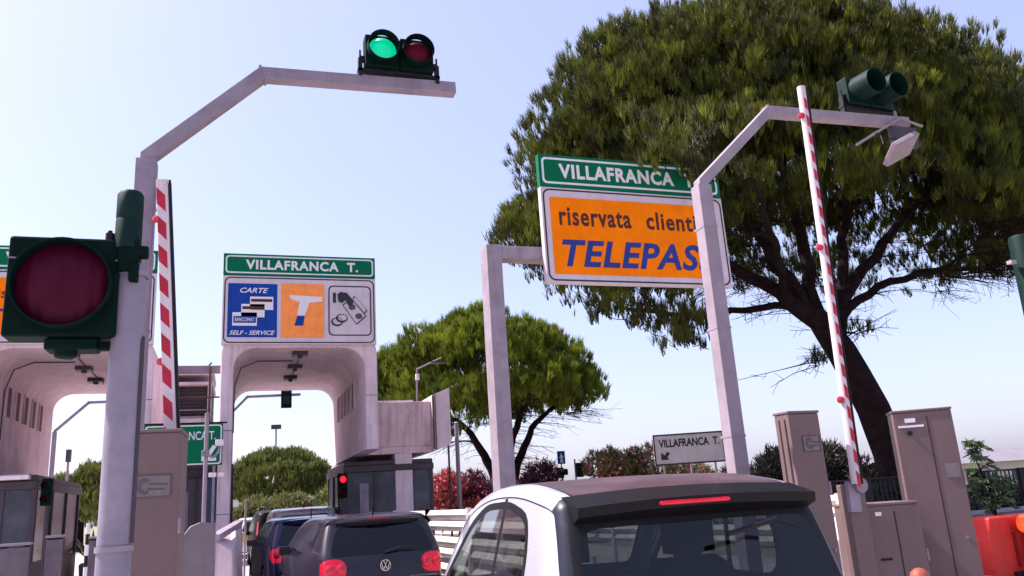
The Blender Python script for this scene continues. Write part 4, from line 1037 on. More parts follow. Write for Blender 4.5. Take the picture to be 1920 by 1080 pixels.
    for f_ in Ts:
        cx = sum(Vs[i][0] for i in f_)/3; cy = sum(Vs[i][1] for i in f_)/3
        if not inpoly(cx, cy, outline): continue
        if any((cx-wy)**2+(cy-wr)**2 < (wr+0.048)**2 for wy in wheels): continue
        key = 'side'
        for k, lp in enumerate(sl):
            if inpoly(cx, cy, lp): key = k; break
        sgr.setdefault(key, []).append(f_)
    def emit(name, V, Fs, m, parent=t):
        used = sorted({i for f_ in Fs for i in f_}); mp = {i: k for k, i in enumerate(used)}
        g = G(); g.add([V[i] for i in used], [tuple(mp[i] for i in f_) for f_ in Fs]); return part(name, g, m, parent, world=False, smooth=True, ang=50)
    # merged body: ribbon body + both side bodies
    used = {}; g = G()
    b = len(g.v); g.add(V3, groups.pop('body', []))
    if mats.get('side', body_m) == body_m:
        for s_ in (-1, 1):
            g.add([(s_*hw(v[0], v[1]), v[0], v[1]) for v in Vs], [f_ if s_ > 0 else f_[::-1] for f_ in sgr['side']])
    cleanup(g); body = part('body', g, body_m, t, world=False, smooth=True, ang=50)
    if mats.get('side', body_m) != body_m:
        for s_ in (-1, 1):
            emit('side_frame', [(s_*hw(v[0], v[1]), v[0], v[1]) for v in Vs], sgr['side'], mats['side'])
    for key, Fs in groups.items():
        if isinstance(key, int): emit(cls[key][0], V3, Fs, cls[key][1])
        else: emit(key[0], V3, Fs, key[1])
    for key, Fs in sgr.items():
        if key == 'side': continue
        for s_ in (-1, 1):
            emit(sides[key][0], [(s_*(hw(v[0], v[1])), v[0], v[1]) for v in Vs], Fs, sides[key][1])
    # wheels
    for wy in wheels:
        for s_ in (-1, 1):
            x = s_*(W0-0.11)
            g = G(); g.lathe([(wr*0.62, -0.09), (wr*0.93, -0.1), (wr, -0.07), (wr, 0.07), (wr*0.93, 0.1), (wr*0.62, 0.09)], (x, wy, wr), (1, 0, 0), 28)
            o = part('tyre', g, 'rubber', t, world=False, smooth=True)
            g = G(); g.lathe([(0, s_*0.06), (wr*0.2, s_*0.07), (wr*0.6, s_*0.05), (wr*0.62, s_*0.09)], (x, wy, wr), (1, 0, 0), 20); part('rim', g, 'chrome', o, world=False, smooth=True)
    # floor
    g = G(); g.box(-W0+0.12, W0-0.12, L0+0.15, L1-0.15, 0.2, 0.32); part('underbody', g, 'interior', t, world=False)
    return hw
def cleanup(g):
    used = sorted({i for f_ in g.f for i in f_}); mp = {i: k for k, i in enumerate(used)}
    g.v = [g.v[i] for i in used]; g.f = [tuple(mp[i] for i in f_) for f_ in g.f]
def seat(t, x, y, zb, zt, w_=0.46, head=True, m='seat', lean=0.12):
    g = G(); a = []
    n = 10
    prof = [(w_/2*0.85, zb), (w_/2, zb+0.1), (w_/2, zt-0.35), (w_/2*0.86, zt-0.22), (w_/2*0.55, zt-0.16)]
    poly = prof + [(-p[0], p[1]) for p in prof[::-1]]
    mtx = Matrix.Translation((x, y, 0)) @ Matrix.Shear('XZ', 4, (0, 0))
    vs = []
    for yy in (-0.06, 0.06):
        for px_, pz in poly: vs.append((x+px_, y+yy-(pz-zb)*lean, pz))
    k = len(poly); g.add(vs, [tuple(range(k)), tuple(range(2*k-1, k-1, -1))]+[(i, k+i, k+(i+1) % k, (i+1) % k) for i in range(k)])
    g.box(x-w_/2, x+w_/2, y-0.02, y+0.48, zb-0.13, zb)
    o = part('seat', g, m, t, world=False, bevel=0.03)
    if head:
        g = G(); yy = y-(zt-zb)*lean; g.box(x-0.13, x+0.13, yy-0.05, yy+0.05, zt-0.14, zt+0.04)
        g.tube([(x-0.06, yy, zt-0.2), (x-0.06, yy, zt-0.1)], 0.008, 6); g.tube([(x+0.06, yy, zt-0.2), (x+0.06, yy, zt-0.1)], 0.008, 6)
        part('headrest', g, m, o, world=False, bevel=0.035)

# --- near silver microcar
t = thing('parked_car', 'silver and dark microcar with a see-through rear window, nearest the camera', 'car', (1.905, 3.02, 0), 0)
t.name = 'small_car'
prof = [(0.12, 0.22), (0.0, 0.30), (-0.06, 0.5), (-0.05, 0.75), (0.0, 0.98), (0.10, 1.28), (0.165, 1.45), (0.23, 1.54), (0.42, 1.585), (0.8, 1.625), (1.25, 1.61), (1.6, 1.52), (1.85, 1.33), (2.15, 1.08), (2.38, 0.93), (2.55, 0.72), (2.60, 0.45), (2.52, 0.22)]
win = rnd([(0.62, 1.10), (0.56, 1.30), (0.60, 1.45), (0.86, 1.505), (1.22, 1.495), (1.47, 1.41), (1.92, 1.10)], 0.10)
frame = rnd([(0.575, 1.07), (0.52, 1.30), (0.56, 1.48), (0.86, 1.54), (1.24, 1.53), (1.50, 1.44), (2.03, 1.07)], 0.10)
divider = [(1.03, 1.06), (1.075, 1.06), (0.93, 1.55), (0.885, 1.55)]
rw = rnd([(-0.61, 0.92), (0.61, 0.92), (0.55, 1.41), (-0.55, 1.41)], 0.09)
band = rnd([(-0.63, 0.86), (0.63, 0.86), (0.575, 1.47), (-0.575, 1.47)], 0.06)
make_car(t, prof, 0.72, 0.95, 1.62, 0.115,
         [('rear_window', 'glass_rear', rw), ('rear_surround', 'black', band)],
         [('window_divider', 'blackpaint', divider), ('side_window', 'glass', win), ('window_frame', 'blackpaint', frame)],
         (0.42, 2.18), rad=0.075, mats={'body': 'darkpaint', 'side': 'silver'}, planp=(0.06, 0.05), wr=0.29,
         tops=[('roof_panel', 'roofglass', rnd([(-0.83, 0.24), (0.83, 0.24), (0.82, 1.66), (-0.82, 1.66)], 0.05)), ('windscreen', 'glass', rnd([(-0.80, 1.72), (0.80, 1.72), (0.84, 2.12), (-0.84, 2.12)], 0.05)),
               ('roof_rail', 'silver', [(-0.99, 0.26), (-0.85, 0.26), (-0.85, 2.2), (-0.99, 2.2)]), ('roof_rail', 'silver', [(0.85, 0.26), (0.99, 0.26), (0.99, 2.2), (0.85, 2.2)])])
g = G()
k = 14; vs = []
for i in range(k+1):
    u = -1+2*i/k; x = u*0.585; e = 1-0.6*u*u
    vs += [(x, 0.27, 1.562-0.02*u*u), (x, 0.07-0.06*e+0.05, 1.515-0.02*u*u), (x, 0.07-0.06*e+0.055, 1.475-0.02*u*u), (x, 0.16, 1.432)]
fs = []
for i in range(k):
    for j in range(4): fs.append((i*4+j, (i+1)*4+j, (i+1)*4+(j+1) % 4, i*4+(j+1) % 4))
fs += [(0, 1, 2, 3), (k*4+3, k*4+2, k*4+1, k*4)]
g.add(vs, fs); sp = part('rear_spoiler', g, 'blackpaint', t, world=False, smooth=True)
g = G(); g.box(-0.17, 0.17, -0.036, -0.01, 1.486, 1.504, Matrix.Translation((-0.06, 0.085, -0.002))); part('brake_light', g, 'brake', sp, world=False, bevel=0.01)
g = G(); g.tube([(0.05, 0.02, 1.35), (0.30, 0.015, 1.395), (0.42, 0.03, 1.36)], 0.010, 8); part('wiper', g, 'black', t, world=False)
for x in (-0.36, 0.36): seat(t, x, 0.98, 0.55, 1.36, 0.58)
g = G(); g.box(-0.66, 0.66, 1.85, 2.2, 0.6, 1.02); part('dashboard', g, 'interior', t, world=False, bevel=0.05)
g = G(); g.lathe([(0.17, -0.012), (0.19, 0), (0.17, 0.012), (0.155, 0)], (-0.33, 1.72, 0.98), (0, -1, 0.5), 24); g.lathe([(0, 0.02), (0.05, 0.0)], (-0.33, 1.72, 0.98), (0, -1, 0.5), 12); part('steering_wheel', g, 'black', t, world=False, smooth=True)
g = G(); g.box(-0.1, 0.1, 1.70, 1.72, 1.38, 1.44); part('rear_view_mirror', g, 'black', t, world=False, bevel=0.01)
for s_ in (-1, 1):
    g = G(); g.box(s_*0.86-0.08, s_*0.86+0.08, 1.72, 1.82, 1.02, 1.16); g.tube([(s_*0.70, 1.78, 1.03), (s_*0.82, 1.77, 1.05)], 0.02, 8); part('door_mirror', g, 'black', t, world=False, bevel=0.03)
g = G(); g.box(-0.70, 0.70, 0.38, 0.44, 0.5, 0.93); part('parcel_net', g, 'interior', t, world=False)

def hatch(label, loc, rotz, paint, name='hatchback_car', sc=1.0, light='brake', seats=True, group='cars queuing at the toll gate', suv=False, lit3=False):
    t = thing(name, label, 'car', loc, rotz, group)
    if suv:
        H = 1.66*sc
        prof = [(0.12, 0.30), (0.0, 0.38), (-0.05, 0.6), (-0.02, 0.9), (0.04, 1.05), (0.16, 1.45), (0.24, 1.60), (0.45, 1.655), (1.2, 1.68), (2.1, 1.64), (2.6, 1.50), (3.15, 1.16), (3.5, 1.05), (4.15, 0.92), (4.4, 0.70), (4.42, 0.4), (4.3, 0.25)]
        W0 = 0.88; belt = 1.02; top = 1.67; tb = 0.13
        rw = rnd([(-0.62, 1.08), (0.62, 1.08), (0.54, 1.50), (-0.54, 1.50)], 0.08)
        lights = [rnd([(s_*0.72, 0.92), (s_*0.845, 0.95), (s_*0.80, 1.42), (s_*0.68, 1.38)], 0.03) for s_ in (-1, 1)]
        sides_ = [('side_window', 'glass_dark', rnd([(0.45, 1.12), (0.55, 1.50), (1.0, 1.54), (1.0, 1.08)], 0.04)), ('side_window', 'glass_dark', rnd([(1.06, 1.08), (1.06, 1.54), (1.9, 1.54), (1.9, 1.07)], 0.04)), ('side_window', 'glass_dark', rnd([(1.97, 1.07), (1.97, 1.53), (2.4, 1.48), (2.9, 1.12)], 0.04))]
    else:
        prof = [(0.12, 0.22), (0.02, 0.30), (-0.05, 0.48), (-0.05, 0.62), (-0.01, 0.80), (0.05, 0.95), (0.19, 1.18), (0.30, 1.36), (0.31, 1.41), (0.42, 1.455), (1.2, 1.485), (1.9, 1.455), (2.4, 1.33), (2.95, 1.02), (3.3, 0.93), (3.9, 0.80), (4.15, 0.62), (4.18, 0.4), (4.05, 0.22)]
        W0 = 0.865; belt = 0.92; top = 1.48; tb = 0.21
        rw = rnd([(-0.64, 0.97), (0.64, 0.97), (0.52, 1.335), (-0.52, 1.335)], 0.09)
        lights = [rnd([(s_*0.47, 0.74), (s_*0.46, 0.88), (s_*0.54, 0.96), (s_*0.80, 0.955), (s_*0.805, 0.75), (s_*0.62, 0.70)], 0.08) for s_ in (-1, 1)]
        sides_ = [('tail_light', light, rnd([(-0.04, 0.74), (0.02, 0.93), (0.16, 0.92), (0.17, 0.76)], 0.04)),
                  ('side_window', 'glass_dark', rnd([(0.55, 1.02), (0.62, 1.27), (1.0, 1.36), (1.0, 1.0)], 0.04)), ('side_window', 'glass_dark', rnd([(1.06, 1.0), (1.06, 1.365), (1.75, 1.36), (1.75, 0.98)], 0.04)), ('side_window', 'glass_dark', rnd([(1.82, 0.98), (1.82, 1.355), (2.15, 1.31), (2.68, 0.98)], 0.04))]
    feats = [('rear_window', 'glass_rear', rw)]+[('tail_light', light, l_) for l_ in lights]
    wf = lambda u, p: (('windscreen', 'glass_rear') if ((2.45 if not suv else 2.7) < p[1] < (2.92 if not suv else 3.1) and abs(u) < 0.82) else None)
    make_car(t, prof, W0, belt, top, tb, feats, sides_, (0.72, 3.25) if not suv else (0.85, 3.5), rad=0.115, planp=(0.14, 0.08), mats={'body': paint}, roof_fn=wf, wr=0.31 if not suv else 0.35, n=5)
    zr = 1.40 if not suv else 1.60; yr = 0.28 if not suv else 0.22
    g = G(); k = 12; vs = []
    for i in range(k+1):
        u = -1+2*i/k; x = u*(0.56 if not suv else 0.58); e = 0.06*u*u
        vs += [(x, yr+0.16, zr+0.052-e*0.3), (x, yr-0.08+e, zr+0.028-e*0.4), (x, yr-0.07+e, zr+0.004-e*0.4), (x, yr+0.08, zr-0.02)]
    fs = [(i*4+j, (i+1)*4+j, (i+1)*4+(j+1) % 4, i*4+(j+1) % 4) for i in range(k) for j in range(4)]+[(0, 1, 2, 3), (k*4+3, k*4+2, k*4+1, k*4)]
    g.add(vs, fs); sp = part('rear_spoiler', g, paint, t, world=False, smooth=True)
    g = G(); g.box(-0.14, 0.14, yr-0.083, yr-0.06, zr+0.006, zr+0.024); part('third_brake_light', g, 'brake' if lit3 else 'brake_off', sp, world=False)
    g = G(); g.tube([(0.0, yr+0.35, zr+0.06), (0.0, yr+0.28, zr+0.22)], [0.012, 0.006], 8); part('antenna', g, 'black', t, world=False)
    if not suv:
        for s_ in (-1, 1):
            for xx, rr_ in ((0.56, 0.062), (0.70, 0.055)):
                yb = -0.03+max(0, (xx-0.55))*0.12
                g = G(); g.lathe([(0, 0.02), (rr_*0.6, 0.016), (rr_, 0.0), (rr_, -0.05)], (s_*xx, yb, 0.835), (s_*0.15, -1, 0.12), 20); part('lamp_bulb', g, 'red_plastic', t, world=False, smooth=True)
    zp = 0.50; g = G(); g.box(-0.26, 0.26, -0.085, -0.066, zp, zp+0.11); part('number_plate', g, 'letter_white', t, world=False)
    zb = rw[0][1]
    g = G(); z_ = (0.99 if not suv else 1.10); y_ = (0.035 if not suv else 0.03)
    g.tube([(0.02, y_-0.0, z_), (0.22, y_+0.012, z_+0.05), (0.42, y_+0.01, z_+0.045)], [0.013, 0.009, 0.006], 8); part('rear_wiper', g, 'black', t, world=False)
    for s_ in (-1, 1):
        g = G(); g.box(s_*(W0+0.06)-0.08, s_*(W0+0.06)+0.08, 2.35, 2.45, 0.95, 1.07); g.tube([(s_*(W0-0.1), 2.42, 0.96), (s_*(W0+0.05), 2.4, 0.98)], 0.02, 8); part('door_mirror', g, paint, t, world=False, bevel=0.03)
    if seats:
        for x in (-0.38, 0.0, 0.38): seat(t, x, 1.0, 0.5, 1.02 if x else 0.98, 0.40)
        for x in (-0.37, 0.37): seat(t, x, 1.95, 0.5, 1.16, 0.46)
        g = G(); g.box(-W0+0.13, W0-0.13, 0.25, 0.95, 0.80, 0.84); part('parcel_shelf', g, 'interior', t, world=False)
    return t
golf = hatch('charcoal hatchback with round chrome emblem and red tail lights, second in line ahead', (1.83, 10.75, 0), R(4.5), 'golfpaint', light='brake')
# round emblem : ring, V over W
g = G(); yE = -0.024; cx, cz, r_ = 0.0, 0.835, 0.070
def ring(rr_, w_): 
    return [(cx+rr_*math.cos(-k*math.pi/16), cz+rr_*math.sin(-k*math.pi/16)) for k in range(32)], [(cx+(rr_-w_)*math.cos(-k*math.pi/16), cz+(rr_-w_)*math.sin(-k*math.pi/16)) for k in range(32)]
a_, b_2 = ring(r_, 0.010); g.ringY(a_, b_2, yE-0.012, yE)
def stroke(p, q, w_=0.011):
    d = Vector((q[0]-p[0], q[1]-p[1])).normalized(); n_ = Vector((-d.y, d.x))*w_/2
    g.prismY([(cx+p[0]-n_.x, cz+p[1]-n_.y), (cx+p[0]+n_.x, cz+p[1]+n_.y), (cx+q[0]+n_.x, cz+q[1]+n_.y), (cx+q[0]-n_.x, cz+q[1]-n_.y)], yE-0.011, yE-0.001)
for p, q in (((-0.024, 0.058), (0, 0.004)), ((0.024, 0.058), (0, 0.004)), ((-0.054, 0.032), (-0.024, -0.052)), ((-0.024, -0.052), (0, 0.0)), ((0, 0.0), (0.024, -0.052)), ((0.024, -0.052), (0.054, 0.032))): stroke(p, q)
part('emblem', g, 'chrome', golf, world=False)
g = G(); g.lathe([(0, 0.0), (0.062, 0.0)], (cx, yE-0.0005, cz), (0, -1, 0), 28); part('emblem_backing', g, 'black', golf, world=False)
hatch('navy blue hatchback mostly hidden behind the charcoal hatchback', (1.42, 15.6, 0), R(4), 'bluepaint', light='brake')
hatch('white car with a long pale roof behind the navy hatchback', (1.62, 20.6, 0), 0, 'whitepaint', name='sport_utility_car', suv=True, light='brake_off', lit3=True)
hatch('black tall car with a lit vertical tail light, behind the white car', (1.42, 25.6, 0), R(2), 'blackpaint', name='sport_utility_car', suv=True, light='brake')
t = hatch('white hatchback with a yellow rear panel, farthest in the queue', (0.95, 33, 0), R(4), 'whitepaint', light='brake_off')
g = G(); g.box(-0.72, -0.3, -0.10, -0.06, 0.62, 0.95); part('yellow_panel', g, 'yellow', t, world=False)

# ------------------------------------------------------------------ foliage
def tuft_mesh(C, D, L, W_, nb, spread):
    """C,D (n,3) centres and directions; nb blades each a thin triangle"""
    n = len(C); C = np.repeat(C, nb, 0); D = np.repeat(D, nb, 0); m = len(C)
    d = D + RNG.normal(0, spread, (m, 3)); d /= np.linalg.norm(d, axis=1)[:, None]
    s = np.cross(d, RNG.normal(0, 1, (m, 3))); s /= np.linalg.norm(s, axis=1)[:, None]
    l = (L*(0.65+0.6*RNG.random(m)))[:, None]; o = C + d*l*0.05*RNG.random((m, 1))
    a = o - s*W_; b = o + s*W_; tip = o + d*l; 
    V = np.stack([a, b, tip + s*W_*0.35, tip - s*W_*0.35], 1).reshape(-1, 3); T = np.arange(m*4).reshape(-1, 4)
    return V, T
def fib_dirs(n, zmin):
    d = []
    while len(d) < n:
        v = RNG.normal(0, 1, 3); v /= np.linalg.norm(v)
        if v[2] > zmin: d.append(v)
    return np.array(d)
def curve_pts(a, b, sag, n=6, jit=0.0):
    a, b = Vector(a), Vector(b); out = []
    for i in range(n+1):
        t_ = i/n; p = a.lerp(b, t_); p.z -= sag*math.sin(math.pi*t_)
        if 0 < i < n: p += Vector(RNG.normal(0, jit, 3))
        out.append(p)
    return out
def umbrella_pine(label, base, fork, centre, rad, nclump, trunk_pts, trunk_r, limbs, ntuft=60, L=0.2, Wd=0.012, nb=8, mtl='needles', clump=0.75, zmin=-0.15, extra=None, twigs=0, cull=None, group='umbrella pines', thick=0.8, nsub=14, twz=7.5, twx=-99, spread=0.20, lowfill=0.0):
    t = thing('pine_tree', label, 'pine tree', base, 0, group)
    g = G(); g.tube(trunk_pts, trunk_r, 14)
    part('trunk', g, 'bark', t, smooth=True)
    cen = np.array(centre); rd = np.array(rad)
    dirs = fib_dirs(nclump, zmin)
    cl = cen + dirs*rd*(1-thick*0.22*RNG.random((nclump, 1))**1.5)
    rs = clump*(0.6+0.8*RNG.random(nclump))
    if extra is not None:
        for e in extra: cl = np.vstack([cl, e[:3]]); rs = np.append(rs, e[3]); dirs = np.vstack([dirs, [0, 0, 1]])
    if cull:
        keep = np.array([not cull(c, r_) for c, r_ in zip(cl, rs)]); cl, rs, dirs = cl[keep], rs[keep], dirs[keep]
    CC = []; DD = []
    for c, r_, dr in zip(cl, rs, dirs):
        ns = max(5, int(nsub*(r_/clump)**1.6)); v = RNG.normal(0, 1, (ns, 3)); v /= np.linalg.norm(v, axis=1)[:, None]
        v[:, 2] = np.where(v[:, 2] < -0.35, -v[:, 2], v[:, 2])
        p = c + v*r_*np.array([1, 1, 0.62])*(0.55+0.45*RNG.random((ns, 1))**0.5)
        m_ = max(3, ntuft//nsub); p = np.repeat(p, m_, 0); v = np.repeat(v, m_, 0)
        p = p + RNG.normal(0, 1, p.shape)*np.array([0.22, 0.22, 0.30])*L
        CC.append(p); DD.append(v*0.20+dr*0.22+np.array([0, 0, 0.95]))
    CC = np.vstack(CC); DD = np.vstack(DD); DD /= np.linalg.norm(DD, axis=1)[:, None]
    V, T = tuft_mesh(CC, DD, L, Wd, nb, spread)
    npmesh('crown', V, T, mtl, t)
    # limbs
    g = G(); nodes = []
    for lp, r0_, r1_ in limbs:
        n = len(lp); P3 = []
        for i in range(n-1):
            a, b = Vector(lp[i]), Vector(lp[i+1])
            for k in range(4): P3.append(a.lerp(b, k/4)+Vector(RNG.normal(0, 0.04, 3)))
        P3.append(Vector(lp[-1])); rr_ = [r0_+(r1_-r0_)*i/(len(P3)-1) for i in range(len(P3))]
        g.tube(P3, rr_, 8); nodes += [(p, q) for p, q in zip(P3[1:], rr_[1:])]
    NP_ = np.array([tuple(p) for p, _ in nodes]); NR = np.array([q for _, q in nodes])
    order = np.argsort([np.min(np.linalg.norm(NP_-c, axis=1)) for c in cl])
    for ci in order:
        c = cl[ci]; d_ = np.linalg.norm(NP_-c, axis=1) + 1.2*np.maximum(0, NP_[:, 2]-c[2]+0.2)
        k = int(np.argmin(d_)); a = NP_[k]; r_ = min(NR[k]*0.7, 0.02+0.018*d_[k])
        pts_ = curve_pts(a, c-np.array([0, 0, rs[ci]*0.2]), 0.10*d_[k]*RNG.random(), 5, 0.05*d_[k]**0.5)
        g.tube(pts_, [max(0.009, r_*(1-0.7*i/5)) for i in range(6)], 5, caps=False)
        NP_ = np.vstack([NP_, [tuple(p) for p in pts_[2:]]]); NR = np.append(NR, [max(0.009, r_*(1-0.7*i/5)) for i in range(2, 6)])
    # bare twigs
    elig = [i for i in range(len(NP_)) if NP_[i][2] < twz and (NP_[i][0] > twx) and np.linalg.norm(((NP_[i]-cen)/rd)[:2]) < 0.80]
    for _ in range(twigs):
        k = elig[RNG.integers(0, len(elig))]; a = NP_[k]; d = (a-cen)*np.array([1, 1, 0]); d = d/ (np.linalg.norm(d)+1e-6)+RNG.normal(0, 0.5, 3); d[2] = -0.1+0.5*RNG.random()-0.25
        l_ = 0.4+0.9*RNG.random(); p1 = a+d*l_*0.5; p2 = a+d*l_+np.array([0, 0, -0.15*RNG.random()])
        g.tube([a, p1, p2], [0.011, 0.008, 0.005], 4, caps=False)
        for q in range(3):
            e = p1+(p2-p1)*RNG.random(); g.tube([e, e+(d*0.5+RNG.normal(0, 0.5, 3))*0.35], [0.006, 0.004], 3, caps=False)
    part('branches', g, 'bark', t, smooth=True)
    return t

# large pine at right
def sight(c, r_):
    """prune growth that would stand in front of the big lane sign"""
    c = np.array(c); k = YT/c[1]
    x = c[0]*k; z = 1.55+(c[2]-1.55)*k; rr_ = (r_+0.15)*k
    if c[1]-r_ < YT+0.25 and 4.3-rr_ < x < 7.9+rr_ and 4.5-rr_ < z < 6.95+rr_: return True
    if c[2] < 5.6 and c[0] > 10.2: return True
    if c[2] < 7.0 and c[0] > 10.8: return True
    if c[2] < 8.6 and c[0] > 10.8 and RNG.random() < 0.6: return True
    if c[2] < 7.2 and 11.0 < c[0] < 19.0 and c[1] < 15: return True
    return False
tp = [(14.8, 15.2, -0.1), (14.66, 15.2, 1.04), (14.47, 15.2, 1.88), (14.14, 15.2, 3.07), (13.80, 15.2, 3.84), (13.52, 15.2, 4.41), (13.15, 15.2, 5.0), (12.85, 15.2, 5.4)]
tr = [0.60, 0.43, 0.40, 0.37, 0.35, 0.34, 0.30, 0.22]
limbs = [([(12.55, 15.2, 5.1), (11.4, 15.3, 6.1), (9.8, 15.6, 7.0), (7.8, 15.9, 7.9)], 0.26, 0.07),
         ([(12.5, 15.2, 5.2), (12.0, 15.5, 6.6), (11.2, 15.8, 8.4), (10.3, 16, 10.4)], 0.25, 0.07),
         ([(12.6, 15.2, 5.2), (12.9, 15.6, 7.0), (13.2, 16, 9.2), (13.4, 16.2, 11.6)], 0.24, 0.07),
         ([(12.9, 15.2, 4.6), (13.8, 15.4, 5.9), (15.4, 15.6, 7.3), (17.6, 16, 8.8), (19.6, 16, 9.6)], 0.25, 0.06),
         ([(13.3, 15.3, 5.3), (14.6, 15.2, 6.1), (16.4, 15.0, 6.5), (18.3, 15, 6.6), (20, 15.2, 7.1)], 0.15, 0.05),
         ([(13.4, 15.3, 5.5), (14.6, 16, 7.6), (15.8, 16.5, 9.6), (16.6, 16.8, 11.4)], 0.20, 0.06),
         ([(11.8, 15.2, 5.8), (11.0, 14.2, 6.3), (10.2, 13.2, 6.8), (9.4, 12.4, 7.4)], 0.14, 0.05),
         ([(12.3, 15.2, 5.6), (11.0, 15.6, 5.5), (9.6, 15.9, 5.4), (8.2, 16.0, 5.6)], 0.12, 0.05)]
limbs = [([(x+0.4*(1-i/len(lp)), y, z) for i, (x, y, z) in enumerate(lp)], a*0.8, b*0.8) for lp, a, b in limbs]
extra = [(6.40, 10.6, 6.72, 0.26), (6.62, 10.6, 6.62, 0.30), (6.9, 10.55, 6.55, 0.32), (7.2, 10.55, 6.50, 0.32), (7.5, 10.6, 6.55, 0.38), (6.75, 10.7, 7.1, 0.42), (7.3, 10.8, 7.3, 0.55), (7.9, 11.1, 7.5, 0.7), (6.3, 10.9, 7.4, 0.4)]
base_cull = sight
ex = {tuple(e[:3]) for e in extra}
def cull2(c, r_):
    if tuple(np.round(c, 4)) in ex: return False
    return base_cull(c, r_)
low = []
for x, y, z, r_ in ((6.3, 15.4, 6.5, 0.8), (6.9, 15.4, 5.9, 0.7), (7.5, 15.5, 5.45, 0.6), (8.4, 15.3, 5.1, 0.65), (9.6, 15.2, 4.65, 0.45), (9.9, 15.5, 4.9, 0.5), (8.2, 15.3, 5.9, 0.7), (9.2, 15.6, 5.6, 0.7), (6.2, 16.2, 7.2, 0.9), (8.0, 15.3, 5.3, 0.8), (8.8, 15.1, 4.95, 0.8), (9.5, 15.4, 4.9, 0.75), (7.2, 15.5, 5.7, 0.8), (6.6, 15.6, 6.3, 0.9), (6.1, 15.8, 7.1, 0.9), (10.1, 15.6, 5.2, 0.6), (7.9, 16.3, 6.2, 0.9), (9.0, 16.2, 6.0, 0.9), (10.2, 16.3, 6.3, 0.8),
                    (9.0, 15, 4.5, 0.4), (18.5, 15, 6.7, 0.6), (19.3, 15, 6.6, 0.7), (19.9, 15.1, 7.1, 0.7), (17.6, 15, 6.4, 0.4), (16.8, 15, 6.3, 0.3), (14.0, 15, 4.9, 0.25), (12.6, 15.0, 4.1, 0.22), (9.9, 15.2, 4.55, 0.35), (10.6, 15.3, 6.8, 0.7), (11.4, 15.8, 7.4, 0.7)):
    low.append((x, y, z, r_)); ex.add((x, y, z))
umbrella_pine('very large umbrella pine with a leaning dark trunk at the right', (14.5, 15.2, 0), None, (14.95, 16.4, 7.9), (8.65, 3.7, 6.35), 1150, tp, tr, limbs, ntuft=150, L=0.22, Wd=0.0080, nb=8, nsub=25, clump=0.78, zmin=-0.2, extra=extra+low, twx=10.8, twigs=600, cull=cull2, thick=1.6)

# middle pine
tp = [(10.0, 31, -0.1), (9.95, 31, 1.5), (9.8, 31, 2.6)]
limbs = [([(9.8, 31, 2.3), (9.3, 31, 3.3), (8.6, 31, 4.4), (7.2, 31, 5.3)], 0.22, 0.07), ([(9.9, 31, 2.4), (10.0, 31, 3.8), (9.8, 31, 5.8), (9.6, 31, 7.5)], 0.24, 0.07),
         ([(10.3, 31, 1.7), (10.9, 31, 3.3), (11.4, 31, 4.3), (12.2, 31, 5.0), (13.5, 31, 5.4)], 0.20, 0.05), ([(10.2, 31, 2.4), (10.5, 31, 4.0), (11.3, 31, 5.6), (12.4, 31, 7.0)], 0.2, 0.06), ([(9.8, 31, 2.6), (9.9, 30, 4.0), (9.8, 28.8, 5.4)], 0.15, 0.05)]
umbrella_pine('mid-distance round umbrella pine behind the portal post and beige gallery', (10, 31, 0), None, (9.45, 31, 4.9), (4.7, 4.2, 3.75), 300, tp, [0.40, 0.33, 0.28], limbs, ntuft=120, L=0.26, Wd=0.012, nb=8, nsub=18, mtl='needles2', clump=0.72, zmin=-0.02, twigs=260, twz=4.9, thick=1.2, extra=[(13.1, 31, 5.2, 0.4), (14.0, 31, 5.2, 0.4), (6.9, 30.5, 4.4, 0.8), (7.6, 30.5, 4.3, 0.7), (6.2, 30.2, 4.9, 0.9), (8.4, 30, 4.8, 0.8), (9.3, 30, 5.0, 0.8), (10.6, 29.8, 5.2, 0.8), (7.5, 31, 4.1, 0.6), (7.9, 30.6, 3.9, 0.4), (6.2, 31, 5, 0.6)])
# far pines
umbrella_pine('far round pine framed by the main arch above the queue', (3.6, 70, 0), None, (3.4, 70, 3.6), (3.9, 3.5, 2.7), 150, [(3.6, 70, -0.1), (3.5, 70, 3.2)], [0.4, 0.3], [([(3.5, 70, 2.6), (2.4, 70, 3.6), (1.4, 70, 4.2)], 0.2, 0.08), ([(3.5, 70, 2.6), (4.6, 70, 3.6), (5.8, 70, 4.0)], 0.2, 0.08)], ntuft=50, L=0.4, Wd=0.04, nb=6, mtl='needles3', clump=0.7, zmin=-0.35)
umbrella_pine('far pine seen through the left arch beside the thin lamp pole', (-9.5, 60, 0), None, (-9.4, 60, 2.8), (2.9, 2.8, 2.2), 110, [(-9.5, 60, -0.1), (-9.5, 60, 2.4)], [0.35, 0.25], [([(-9.5, 60, 2.2), (-10.5, 60, 3.0), (-11.3, 60, 3.3)], 0.15, 0.06), ([(-9.5, 60, 2.2), (-8.5, 60, 3.0), (-7.6, 60, 3.3)], 0.15, 0.06)], ntuft=50, L=0.4, Wd=0.04, nb=6, mtl='needles3', clump=0.6, zmin=-0.6)
umbrella_pine('second far pine directly behind the near grey post', (-5.5, 60, 0), None, (-5.6, 60, 2.9), (2.6, 2.6, 2.2), 100, [(-5.5, 60, -0.1), (-5.5, 60, 2.4)], [0.35, 0.25], [([(-5.5, 60, 2.2), (-6.5, 60, 3.0), (-7.0, 60, 3.3)], 0.15, 0.06)], ntuft=45, L=0.4, Wd=0.04, nb=6, mtl='needles3', clump=0.6, zmin=-0.6)

